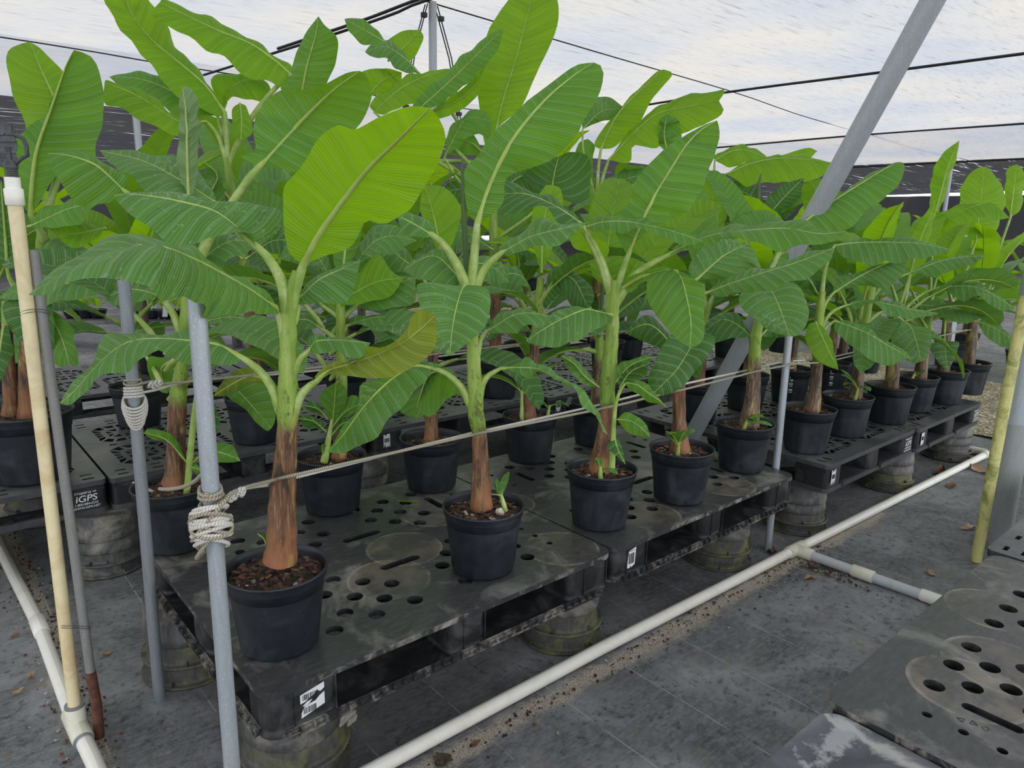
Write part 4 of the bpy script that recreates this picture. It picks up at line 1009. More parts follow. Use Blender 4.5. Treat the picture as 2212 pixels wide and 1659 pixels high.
front('F6', 'front banana at near end of lattice pallets, yellow-green leaf hanging beside it', 3.361, 1.641,
 [(1752, 902, 22), (1756, 880, 17), (1761, 835, 12), (1765, 794, 11), (1768, 740, 11), (1770, 690, 10), (1776, 630, 7)], .43, [
 ('young', [(1762, 695), (1775, 725), (1790, 757), (1811, 799)], [(1746, 702), (1742, 730), (1755, 765), (1778, 787)], [(1782, 712), (1800, 742), (1806, 775)], dict(p=[(1767, 712)], o=(-.04, -.10), e=(0, 0), r0=.008, r1=.006)),
 ('old', [(1803, 693), (1840, 706), (1878, 722), (1916, 745), (1970, 775)], [(1832, 692), (1878, 712), (1911, 733), (1945, 752)], [(1804, 713), (1835, 741), (1862, 768), (1902, 787), (1932, 787), (1953, 776)], dict(p=[(1770, 730), (1784, 708)], o=(0, -.10, -.14), e=(.02, -.04), r0=.010, r1=.007)),
 ('old', [(1799, 634), (1848, 602), (1903, 574), (1938, 563), (1960, 562)], [(1802, 619), (1809, 599), (1848, 590), (1897, 572)], [(1824, 624), (1875, 616), (1911, 627), (1935, 607), (1957, 588)], dict(p=[(1774, 690), (1782, 658)], o=(0, .04), e=(.03, .02), r0=.010, r1=.007)),
 ('old', [(1824, 661), (1867, 650), (1916, 656), (1970, 669), (2027, 677)], [(1848, 648), (1862, 645), (1916, 651), (1984, 667)], [(1851, 670), (1884, 656), (1930, 681), (1957, 692), (1997, 684)], dict(p=[(1772, 715), (1784, 690), (1800, 672)], o=(0, -.06, -.1), e=(.04, -.04), r0=.011, r1=.006)),
 ('old', [(1803, 530), (1850, 524), (1920, 523), (1989, 526), (2054, 539)], [(1850, 517), (1920, 515), (1989, 520)], [(1815, 549), (1845, 563), (1880, 577), (1916, 562), (1960, 564), (2014, 555)], dict(p=[(1774, 660), (1782, 585)], o=(0, -.12), e=(.08, -.05), r0=.011, r1=.007)),
 ('dark', [(1770, 640), (1745, 600), (1720, 590), (1700, 610)], [(1745, 588), (1715, 580)], [(1752, 628), (1725, 622)], dict(o=(.03, .08), r0=.008, r1=.005)),
 ], 16)
front('F7', 'front banana on the lattice pallets with a green side shoot before its brown stem', 3.792, 1.647,
 [(1846, 872, 17), (1850, 855, 13), (1856, 800, 10), (1860, 740, 10), (1872, 680, 9), (1885, 620, 7)], .55, [
 ('old', [(1957, 593), (2025, 566), (2079, 555), (2130, 553)], [(1990, 574), (2040, 556), (2090, 550)], [(1997, 589), (2025, 600), (2065, 581), (2105, 566)], dict(p=[(1886, 640), (1915, 612)], o=(0, -.1), e=(.04, -.04), r0=.009, r1=.006)),
 ('old', [(1948, 690), (1968, 707), (1980, 740), (1990, 781)], [(1922, 715), (1932, 756), (1970, 784)], [(2006, 715), (2007, 756), (1999, 776)], dict(p=[(1872, 700), (1910, 672)], o=(0, -.12), e=(0, 0), r0=.009, r1=.006)),
 ], 17, 40)
front('F8', 'front banana on the lattice pallets with straight grey-brown stem, middle of the far six', 4.25, 1.612,
 [(1925, 850, 16), (1927, 830, 14), (1929, 780, 13), (1930, 740, 11), (1932, 680, 8)], .75, [
 ('old', [(2033, 620), (2092, 618), (2133, 629), (2194, 667)], [(2060, 606), (2095, 612), (2140, 627)], [(2073, 646), (2111, 643), (2147, 665), (2176, 669)], dict(p=[(1936, 690), (1985, 640)], o=(0, -.2), e=(.05, -.04), r0=.009, r1=.006)),
 ('young', [(1975, 560), (1995, 500), (2010, 470), (2020, 430)], [(1970, 530), (1985, 480)], [(1995, 540), (2018, 480)], dict(p=[(1938, 680), (1960, 610)], o=(0, .02), r0=.008, r1=.005)),
 ], 18, 30)
front('F9', 'front banana with split pale bark, third pot from the far end', 4.656, 1.633,
 [(1985, 836, 17), (1988, 820, 14), (1992, 780, 11), (2000, 740, 10), (2006, 690, 8), (2010, 640, 6)], .6, [
 ('young', [(2018, 470), (2032, 420), (2045, 370), (2060, 330), (2073, 303)], [(2007, 440), (2013, 395), (2019, 356), (2040, 328)], [(2028, 464), (2035, 439), (2050, 390), (2064, 346)], dict(p=[(2009, 640), (2012, 550)], o=(0, .05), e=(.06, .06), r0=.009, r1=.006)),
 ('young', [(2014, 525), (2038, 488), (2072, 459), (2124, 439), (2151, 442), (2181, 471)], [(2002, 493), (2006, 466), (2053, 454), (2092, 440)], [(2028, 515), (2063, 489), (2111, 472), (2160, 474)], dict(p=[(2009, 650), (2010, 580)], o=(0, -.1), e=(.05, -.05), r0=.009, r1=.006)),
 ('old', [(1973, 657), (2052, 664), (2095, 674), (2131, 682)], [(2010, 650), (2060, 656), (2100, 672)], [(2011, 678), (2065, 697), (2106, 692)], dict(p=[(2006, 720), (1985, 680)], o=(-.05, -.2), e=(.05, -.04), r0=.009, r1=.006)),
 ], 19, 30)
front('F10', 'second last front banana with a heart-shaped low leaf in front of its stem', 5.042, 1.592,
 [(2036, 824, 15), (2038, 805, 13), (2040, 770, 11), (2044, 720, 10), (2050, 650, 7)], .75, [
 ('dark', [(2041, 737), (2043, 765), (2047, 802)], [(2012, 742), (2014, 758), (2026, 782)], [(2070, 740), (2068, 756), (2060, 782)], dict(p=[(2042, 690), (2040, 722)], o=(-.08, -.14), e=(0, 0), r0=.008, r1=.005)),
 ('old', [(2111, 694), (2155, 712), (2195, 738)], [(2130, 690), (2170, 713)], [(2126, 724), (2160, 746), (2187, 748)], dict(p=[(2062, 690)], o=(0, -.15), e=(.02, -.03), r0=.008, r1=.005)),
 ('young', [(2109, 517), (2119, 434), (2126, 360)], [(2092, 515), (2070, 444), (2085, 390), (2106, 366)], [(2148, 503), (2168, 456), (2168, 415), (2152, 380), (2137, 364)], dict(p=[(2054, 660), (2085, 590)], o=(0, .1), e=(.03, .03), r0=.009, r1=.007)),
 ], 20, 30)
front('F11', 'last front banana at the far end, shaggy brown stem beside the gravel', 5.469, 1.595,
 [(2092, 806, 14), (2094, 790, 11), (2098, 740, 11), (2102, 690, 9), (2108, 630, 6)], .8, [
 ('young', [(2183, 470), (2190, 410), (2196, 355)], [(2172, 440), (2170, 390), (2180, 362)], [(2205, 450), (2215, 400), (2208, 365)], dict(p=[(2110, 640), (2150, 560)], o=(0, .1), e=(.03, .03), r0=.009, r1=.007)),
 ('old', [(2120, 640), (2150, 640), (2185, 655)], [(2135, 625), (2165, 635)], [(2140, 660), (2170, 665)], dict(o=(0, -.1), r0=.008, r1=.005)),
 ], 21, 30)
# extra crowns for the far five, which overlap one another
for key, sd, n_, topz in (('F7', 71, 6, .60), ('F8', 82, 7, .66), ('F9', 93, 5, .62), ('F10', 104, 5, .62), ('F11', 115, 8, .62)):
    r, base = F[key]; rng = random.Random(sd); az = rng.random()*6
    for k in range(n_):
        t = k/max(1, n_-1); az += 2.4; a = az
        if math.cos(a+PI/2) > .6: a += 1.3
        grown_leaf(r, Vector((.03*math.cos(a), .03*math.sin(a), topz-.10+.12*t)), a, .35+.95*t, rng.uniform(.45, .62), rng.uniform(.16, .2), rng.uniform(.9, 1.7), rng.choice(('old', 'mid', 'mid')) if t < .7 else 'young', .16, rng, rng.uniform(.1, .4), 18, .010)
for key, xy, h, n_ in (('F4', (-.07, -.03), .14, 5), ('F5', (-.06, -.03), .12, 5), ('F7', (-.03, -.05), .16, 4), ('F2', (.05, -.05), .11, 4), ('F3', (-.06, -.05), .09, 3), ('F9', (-.06, 0), .12, 3)):
    small_sucker(F[key][0], xy, h, random.Random(len(key)*7+int(h*100)), n_)
# ------------------------------------------------------------------ second row, on the rear of the same pallets
B = {}
def second(key, label, X, Y, trunk, green, data, seed, D=.262, H=.217, chips=40, z=PT):
    r, base = plant(label, X, Y, D, H, z, seed, chips); add_trunk(r, base, trunk, green); leaves(r, base, data, trunk); B[key] = (r, base); return r, base
second('B1', 'banana behind the two grey posts at left, brown stem with bare yellow patch', .621, 2.432,
 [(376, 1045, 27), (378, 1030, 22), (380, 960, 19), (384, 880, 19), (391, 800, 14), (400, 700, 13), (405, 640, 12), (410, 590, 9)], .40, [
 ('spear', [(408, 434), (405, 340), (402, 250), (394, 186)], [(389, 410), (387, 300), (389, 220)], [(421, 405), (428, 310), (432, 230), (414, 192)], dict(p=[(410, 590), (410, 500)], o=(0, 0), e=(.07, .07), r0=.008, r1=.006, bow=.25)),
 ('mid', [(560, 360), (600, 316), (650, 263), (718, 196), (777, 153)], [(520, 338), (552, 325), (547, 280), (557, 243), (600, 199), (684, 188), (745, 159)], [(600, 363), (640, 372), (690, 345), (740, 305), (779, 267), (803, 209), (793, 165)], dict(p=[(412, 610), (450, 520), (520, 410)], o=(0, .05, -.05), e=(-.02, .03), r0=.014, r1=.011)),
 ('mid', [(272, 416), (236, 381), (203, 354), (150, 336), (104, 331)], [(280, 385), (258, 372), (203, 342), (162, 333), (128, 328)], [(240, 436), (216, 440), (176, 439), (135, 405), (111, 365)], dict(p=[(408, 610), (370, 520), (310, 445)], o=(0, -.05, -.1), e=(.06, -.05), r0=.013, r1=.010)),
 ('old', [(470, 440), (400, 395), (310, 348), (215, 325)], [(440, 380), (380, 348), (310, 327)], [(410, 436), (330, 408), (262, 374)], dict(p=[(412, 600), (450, 500)], o=(.05, .15), e=(.1, -.1), r0=.012, r1=.008)),
 ('old', [(345, 640), (310, 628), (270, 626), (225, 645)], [(310, 615), (270, 612)], [(320, 652), (280, 655), (250, 660)], dict(p=[(396, 740), (375, 680)], o=(0, -.05), e=(.05, -.05), r0=.014, r1=.009)),
 ('old', [(430, 700), (460, 690), (510, 685), (575, 702)], [(450, 676), (480, 670), (535, 680)], [(470, 708), (520, 714), (560, 706)], dict(p=[(402, 740)], o=(.02, .05), e=(.05, -.05), r0=.010, r1=.007)),
 ('yell', [(592, 830), (545, 812), (505, 828), (460, 856)], [(560, 795), (512, 797), (480, 825)], [(570, 858), (530, 850), (490, 855)], dict(o=(.1, .05), e=(.03, .03), r0=.008, r1=.006)),
 ('mid', [(500, 830), (530, 860), (560, 895), (586, 925)], [(488, 848), (515, 878), (540, 900), (575, 930)], [(545, 825), (580, 835), (596, 868), (592, 912)], dict(o=(.08, .06), e=(0, 0), r0=.006, r1=.005)),
 ('mid', [(376, 775), (350, 795), (352, 825), (362, 850)], [(345, 772), (326, 770), (328, 820), (345, 845)], [(372, 800), (370, 835)], dict(o=(.05, .07), e=(0, 0), r0=.006, r1=.005)),
 ('old', [(410, 620), (440, 560), (500, 520), (560, 530)], [(430, 540), (500, 500)], [(450, 590), (510, 560)], dict(o=(.02, .12), e=(.06, -.03), r0=.012, r1=.007)),
 ], 31)
r, base = B['B1']
b = MB(); b.tube(smooth_path(local([on_plane(x, y, base, -.03) for x, y in ((403, 1066), (407, 1030), (412, 970), (420, 900), (432, 820))], base), 12), .011, 8); s1 = b.build('side_shoot', PETIOLE, r)
for c, m, l, rr_ in (('mid', [(415, 1000), (450, 975), (500, 985), (520, 996)], [(455, 958), (500, 966)], [(450, 990), (490, 999)]), ('dark', [(430, 840), (450, 870), (462, 930), (458, 960)], [(445, 860), (452, 920)], [(465, 880), (468, 935)]),
                     ('mid', [(405, 1000), (360, 950), (310, 935)], [(365, 935), (325, 925)], [(370, 962), (330, 950)]), ('mid', [(412, 1010), (425, 1012), (440, 1020)], [(425, 1000)], [(425, 1025)])):
    traced_leaf(s1, base, m, l, rr_, c=c, o=(-.03, -.08), r0=.004, r1=.003, n=14)

second('B2', 'second-row banana between the two nearest pots, broad-leaved side shoot in its pot', 1.174, 2.396,
 [(730, 1000, 19), (732, 985, 16), (737, 900, 13), (738, 800, 12), (736, 700, 10), (735, 620, 8)], .45, [
 ('old', [(750, 703), (790, 690), (830, 684), (877, 696)], [(770, 684), (815, 676)], [(790, 706), (830, 716), (852, 721)], dict(p=[(736, 740)], o=(0, -.05), e=(.05, -.05), r0=.009, r1=.006)),
 ('young', [(690, 655), (750, 640), (810, 610), (872, 600)], [(715, 610), (780, 568), (817, 548), (847, 588)], [(740, 664), (800, 652), (852, 630)], dict(p=[(735, 690)], o=(.03, .0), e=(.06, -.05), r0=.009, r1=.007)),
 ('old', [(775, 656), (810, 640), (850, 615), (899, 600)], [(800, 618), (850, 598)], [(800, 672), (840, 667), (892, 650)], dict(p=[(738, 690)], o=(.06, .02), e=(.03, -.05), r0=.009, r1=.007)),
 ('old', [(690, 706), (660, 690), (630, 700), (600, 740)], [(660, 672), (622, 680)], [(665, 715), (630, 725)], dict(p=[(734, 740)], o=(0, .05), e=(.04, -.03), r0=.011, r1=.007)),
 ('mid', [(737, 620), (745, 540), (752, 460), (760, 400)], [(720, 560), (722, 470), (740, 410)], [(765, 550), (790, 470), (780, 410)], dict(o=(.02, .1), e=(.03, .03), r0=.009, r1=.007)),
 ('old', [(735, 640), (690, 560), (660, 540), (600, 560)], [(690, 530), (640, 515)], [(700, 590), (650, 570)], dict(o=(.05, .2), e=(.05, -.03), r0=.010, r1=.007)),
 ('old', [(738, 630), (790, 540), (840, 510), (900, 520)], [(780, 510), (840, 485)], [(800, 560), (850, 545)], dict(o=(.05, .15), e=(.06, -.04), r0=.010, r1=.007)),
 ], 32)
r, base = B['B2']
b = MB(); b.tube(smooth_path(local([on_plane(x, y, base, -.06) for x, y in ((700, 998), (706, 970), (712, 935), (718, 905))], base), 10), [.015, .014, .013, .012, .011, .010, .009, .008, .007, .006], 10); s1 = b.build('side_shoot', PETIOLE, r)
for c, m, l, rr_ in (('mid', [(719, 910), (723, 865), (726, 825)], [(704, 893), (690, 858), (708, 838)], [(739, 895), (749, 870), (747, 842)]), ('dark', [(705, 933), (678, 910), (645, 904)], [(696, 908), (672, 896), (652, 898)], [(687, 928), (660, 924)]),
                     ('dark', [(708, 905), (687, 883), (655, 876)], [(690, 872), (668, 868)], [(690, 895), (668, 888)]), ('mid', [(716, 925), (745, 890), (778, 872)], [(740, 868), (770, 852)], [(745, 905), (775, 885)]), ('dark', [(716, 940), (740, 915), (765, 910)], [(740, 902)], [(742, 930)]),
                     ('dark', [(700, 985), (695, 965), (698, 958)], [(690, 968)], [(706, 966)])):
    traced_leaf(s1, base, m, l, rr_, c=c, o=(-.06, -.1), r0=.005, r1=.003, n=14)
second('B3', 'second-row banana with smooth brown stem left of the rope-crossed front stem', 1.602, 2.357,
 [(932, 955, 18), (932, 940, 15), (931, 860, 13), (935, 780, 12), (940, 700, 10), (945, 620, 8)], .62, [
 ('mid', [(938, 820), (918, 866), (899, 904)], [(915, 832), (866, 882), (880, 898)], [(925, 850), (924, 884), (912, 900)], dict(o=(-.05, -.1), e=(0, 0), r0=.006, r1=.005)),
 ('young', [(955, 560), (940, 480), (925, 425), (915, 400)], [(935, 520), (908, 450)], [(980, 520), (995, 450), (960, 405)], dict(p=[(945, 640)], o=(0, .05), e=(.02, .02), r0=.009, r1=.008)),
 ('old', [(905, 585), (870, 560), (845, 545), (800, 570)], [(870, 535), (835, 530)], [(880, 590), (840, 590)], dict(p=[(943, 660)], o=(0, 0), e=(.05, -.03), r0=.010, r1=.007)),
 ('old', [(970, 600), (1010, 570), (1060, 575), (1100, 610)], [(1010, 552), (1070, 560)], [(1010, 600), (1060, 612)], dict(p=[(945, 660)], o=(.02, .1), e=(.04, -.04), r0=.010, r1=.007)),
 ('dark', [(930, 720), (900, 690), (870, 690), (840, 720)], [(895, 675), (860, 680)], [(900, 715), (865, 720)], dict(o=(.02, 0), e=(.04, -.03), r0=.008, r1=.006)),
 ], 33)
second('B4', 'second-row banana with reddish stem and thin side shoots, white sticker behind it', 2.168, 2.376,
 [(1140, 905, 20), (1140, 885, 17), (1143, 840, 14), (1150, 790, 13), (1156, 740, 11), (1161, 690, 10), (1168, 600, 8)], .55, [
 ('dark', [(1175, 635), (1205, 598), (1240, 605), (1272, 668)], [(1190, 582), (1230, 580), (1272, 612), (1284, 640)], [(1205, 618), (1220, 640), (1242, 668)], dict(p=[(1164, 670)], o=(-.03, -.08), e=(.03, 0), r0=.009, r1=.007)),
 ('old', [(1150, 640), (1130, 600), (1095, 592), (1052, 624)], [(1130, 585), (1090, 580)], [(1130, 618), (1090, 628)], dict(p=[(1160, 690)], o=(.02, 0), e=(.03, -.03), r0=.010, r1=.007)),
 ('young', [(1170, 590), (1172, 520), (1180, 450), (1195, 400)], [(1155, 540), (1150, 460), (1175, 405)], [(1195, 530), (1215, 450), (1212, 410)], dict(o=(.03, .1), e=(.03, .03), r0=.008, r1=.007)),
 ('old', [(1152, 720), (1120, 690), (1080, 700), (1050, 740)], [(1115, 675), (1075, 680)], [(1120, 715), (1080, 725)], dict(o=(.02, .03), e=(.04, -.03), r0=.009, r1=.006)),
 ('dark', [(1168, 690), (1200, 680), (1245, 690), (1290, 720)], [(1205, 662), (1255, 672)], [(1205, 705), (1250, 718)], dict(o=(.0, -.02), e=(.04, -.03), r0=.009, r1=.006)),
 ], 34)
rng = random.Random(5)
small_sucker(B['B4'][0], (-.07, -.02), .30, rng, 3); small_sucker(B['B4'][0], (.06, -.05), .13, rng, 3); small_sucker(B['B3'][0], (-.06, -.06), .06, rng, 2)
generic('second-row banana behind the side shoot of the third front pot', 2.60, 2.36, 41, .82, 8, .52, clear=-PI/2, az0=.4)
generic('second-row banana at the foot of the grey brace', 3.399, 2.311, 42, .78, 8, .50, clear=-PI/2, az0=1.2)
generic('second-row banana right of the brace, dark pot without writing', 3.842, 2.279, 43, .80, 8, .52, clear=-PI/2, az0=2.0)
g1, _ = generic('second-row banana in the pot with a white handwritten number, left of the thin post', 4.239, 2.214, 44, .80, 8, .52, clear=-PI/2, az0=.9)
g2, _ = generic('second-row banana in the second pot with a white handwritten number, right of the thin post', 4.65, 2.162, 45, .80, 8, .52, clear=-PI/2, az0=3.0)
generic('second-row banana beside the far grey post, behind the sixth and seventh front pots', 5.12, 2.30, 46, .82, 8, .52, clear=-PI/2, az0=.1)
generic('second-row banana at the far end, behind the split-bark stem', 5.62, 2.35, 47, .80, 8, .50, clear=-PI/2, az0=1.9)
def handwriting(root, body, ang):
    R = .1165; loc = (R*math.cos(ang), R*math.sin(ang), .075)
    t = text('handwritten_number', body, .030, WHITEINK, root, loc, (PI/2, -PI/2, ang+PI/2), .0015, 'LEFT')
    t['label'] = 'white handwritten number'
handwriting(g1, '18 10 6/20', math.radians(216)); handwriting(g2, '18 10 10 25', math.radians(218))

for key, sd in (('B1', 1), ('B2', 2), ('B3', 3), ('B4', 4)):        # lower leaves that fill the row behind the front stems
    r, base = B[key]; rng = random.Random(sd*17); az = rng.random()*6
    for k in range(5):
        az += 2.4; a = az+1.2 if math.cos(az+PI/2) > .6 else az
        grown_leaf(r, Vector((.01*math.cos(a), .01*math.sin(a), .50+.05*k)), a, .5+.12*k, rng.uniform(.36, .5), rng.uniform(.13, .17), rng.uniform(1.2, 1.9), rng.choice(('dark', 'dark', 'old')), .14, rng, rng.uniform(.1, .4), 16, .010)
# ------------------------------------------------------------------ second table: taller plants
second('T0', 'twin-stemmed banana in the largest pot at the far left edge', .35, 3.466,
 [(62, 905, 24), (62, 880, 20), (60, 800, 17), (63, 740, 16), (75, 640, 13), (88, 540, 11), (95, 470, 9)], .52, [
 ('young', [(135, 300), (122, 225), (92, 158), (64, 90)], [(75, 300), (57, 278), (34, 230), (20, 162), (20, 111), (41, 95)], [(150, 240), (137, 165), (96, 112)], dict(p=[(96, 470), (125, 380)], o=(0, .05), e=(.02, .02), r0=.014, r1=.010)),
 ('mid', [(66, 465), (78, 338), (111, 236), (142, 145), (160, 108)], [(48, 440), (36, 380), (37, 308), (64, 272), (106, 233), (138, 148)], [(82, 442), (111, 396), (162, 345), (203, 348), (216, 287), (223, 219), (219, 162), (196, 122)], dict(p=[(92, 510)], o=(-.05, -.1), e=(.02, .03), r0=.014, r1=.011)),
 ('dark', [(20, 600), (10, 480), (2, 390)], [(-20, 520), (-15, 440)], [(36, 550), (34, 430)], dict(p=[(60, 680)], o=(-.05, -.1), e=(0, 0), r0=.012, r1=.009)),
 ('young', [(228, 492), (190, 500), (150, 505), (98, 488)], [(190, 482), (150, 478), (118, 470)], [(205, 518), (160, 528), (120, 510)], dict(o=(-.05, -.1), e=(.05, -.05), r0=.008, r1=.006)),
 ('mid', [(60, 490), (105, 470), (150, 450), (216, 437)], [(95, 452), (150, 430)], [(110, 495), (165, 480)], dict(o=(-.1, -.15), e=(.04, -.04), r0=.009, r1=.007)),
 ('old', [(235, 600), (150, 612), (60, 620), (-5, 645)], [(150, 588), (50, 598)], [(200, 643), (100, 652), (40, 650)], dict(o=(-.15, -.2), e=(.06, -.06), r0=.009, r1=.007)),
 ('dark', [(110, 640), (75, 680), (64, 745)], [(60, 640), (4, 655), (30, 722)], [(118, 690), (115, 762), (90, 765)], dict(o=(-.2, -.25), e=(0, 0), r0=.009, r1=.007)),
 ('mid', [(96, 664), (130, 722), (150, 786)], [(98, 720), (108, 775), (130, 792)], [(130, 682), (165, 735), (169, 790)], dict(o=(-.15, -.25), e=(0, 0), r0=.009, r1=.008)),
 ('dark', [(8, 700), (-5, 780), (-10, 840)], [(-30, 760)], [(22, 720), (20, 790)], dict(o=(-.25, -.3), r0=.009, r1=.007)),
 ('old', [(70, 560), (120, 540), (180, 560), (240, 610)], [(120, 520), (190, 540)], [(110, 580), (170, 600)], dict(o=(-.1, -.15), e=(.06, -.05), r0=.010, r1=.008)),
 ], 51, .35, .29)
r, base = B['T0']; add_trunk(r, base, [(24, 895, 20), (24, 870, 16), (20, 800, 13), (16, 730, 11), (14, 650, 9)], .8)
second('T1', 'tall banana whose long pale leaves arch to the top left corner', 1.279, 3.417,
 [(552, 890, 22), (552, 860, 17), (550, 780, 15), (540, 660, 13), (520, 520, 11), (500, 420, 9), (490, 340, 7)], .45, [
 ('young', [(486, 243), (449, 189), (388, 135), (338, 95), (304, 58), (277, 15), (262, -45)], [(473, 252), (420, 225), (371, 203), (341, 152), (304, 118), (270, 78), (246, 34), (222, -8)], [(478, 228), (441, 168), (390, 110), (356, 50), (326, 8), (290, -35)], dict(p=[(492, 340), (490, 290)], o=(0, .0, -.1), e=(-.05, .12), r0=.013, r1=.010)),
 ('young', [(628, 160), (590, 127), (540, 93), (473, 66), (405, 34), (345, 5)], [(628, 137), (592, 124), (549, 87), (475, 51), (407, 19), (356, -2)], [(608, 190), (574, 169), (527, 169), (490, 128), (446, 101), (405, 81), (368, 61), (327, 31)], dict(p=[(494, 350), (540, 260), (590, 195)], o=(0, -.05, -.15), e=(.10, -.05), r0=.013, r1=.010)),
 ('young', [(445, 262), (388, 262), (330, 226), (280, 198), (226, 178)], [(415, 248), (378, 250), (338, 213), (287, 193), (234, 173)], [(400, 300), (350, 282), (304, 252), (263, 237), (225, 224)], dict(p=[(490, 350), (470, 290)], o=(0, -.2, -.25), e=(.08, -.08), r0=.012, r1=.008)),
 ('mid', [(470, 250), (388, 205), (310, 172), (236, 166)], [(400, 180), (300, 157), (255, 160)], [(388, 250), (340, 226), (270, 196)], dict(p=[(490, 330)], o=(.05, .1), e=(.08, -.05), r0=.011, r1=.008)),
 ('young', [(480, 240), (500, 190), (545, 172), (588, 200)], [(460, 175), (520, 153), (572, 175)], [(490, 214), (535, 216), (570, 216)], dict(p=[(490, 330)], o=(.05, .05), e=(.05, -.05), r0=.010, r1=.008)),
 ('young', [(518, 222), (522, 260), (520, 302)], [(502, 240), (500, 285)], [(535, 235), (546, 285)], dict(o=(-.05, -.1), r0=.008, r1=.006)),
 ('old', [(600, 305), (560, 270), (570, 330), (545, 345)], [(560, 262), (550, 300)], [(590, 320), (570, 345)], dict(o=(.1, .1), r0=.008, r1=.006)),
 ('old', [(500, 430), (540, 370), (590, 350), (640, 400)], [(530, 345), (590, 335)], [(555, 400), (600, 385)], dict(o=(-.1, -.2), e=(.05, -.05), r0=.010, r1=.008)),
 ('dark', [(505, 440), (470, 400), (440, 390), (420, 420)], [(465, 380), (432, 375)], [(480, 420), (450, 420)], dict(o=(-.05, -.1), r0=.010, r1=.008)),
 ('old', [(510, 470), (450, 440), (470, 380), (440, 350)], [(440, 420), (445, 370)], [(490, 440), (475, 370)], dict(o=(-.1, -.2), r0=.010, r1=.008)),
 ('dark', [(530, 560), (590, 520), (640, 530), (690, 580)], [(590, 500), (650, 510)], [(590, 550), (640, 560)], dict(o=(-.05, -.1), e=(.05, -.04), r0=.010, r1=.008)),
 ('dark', [(525, 560), (480, 520), (440, 530), (400, 590)], [(475, 500), (430, 510)], [(480, 545), (440, 560)], dict(o=(-.05, -.05), e=(.05, -.04), r0=.010, r1=.008)),
 ], 52, .285, .23)
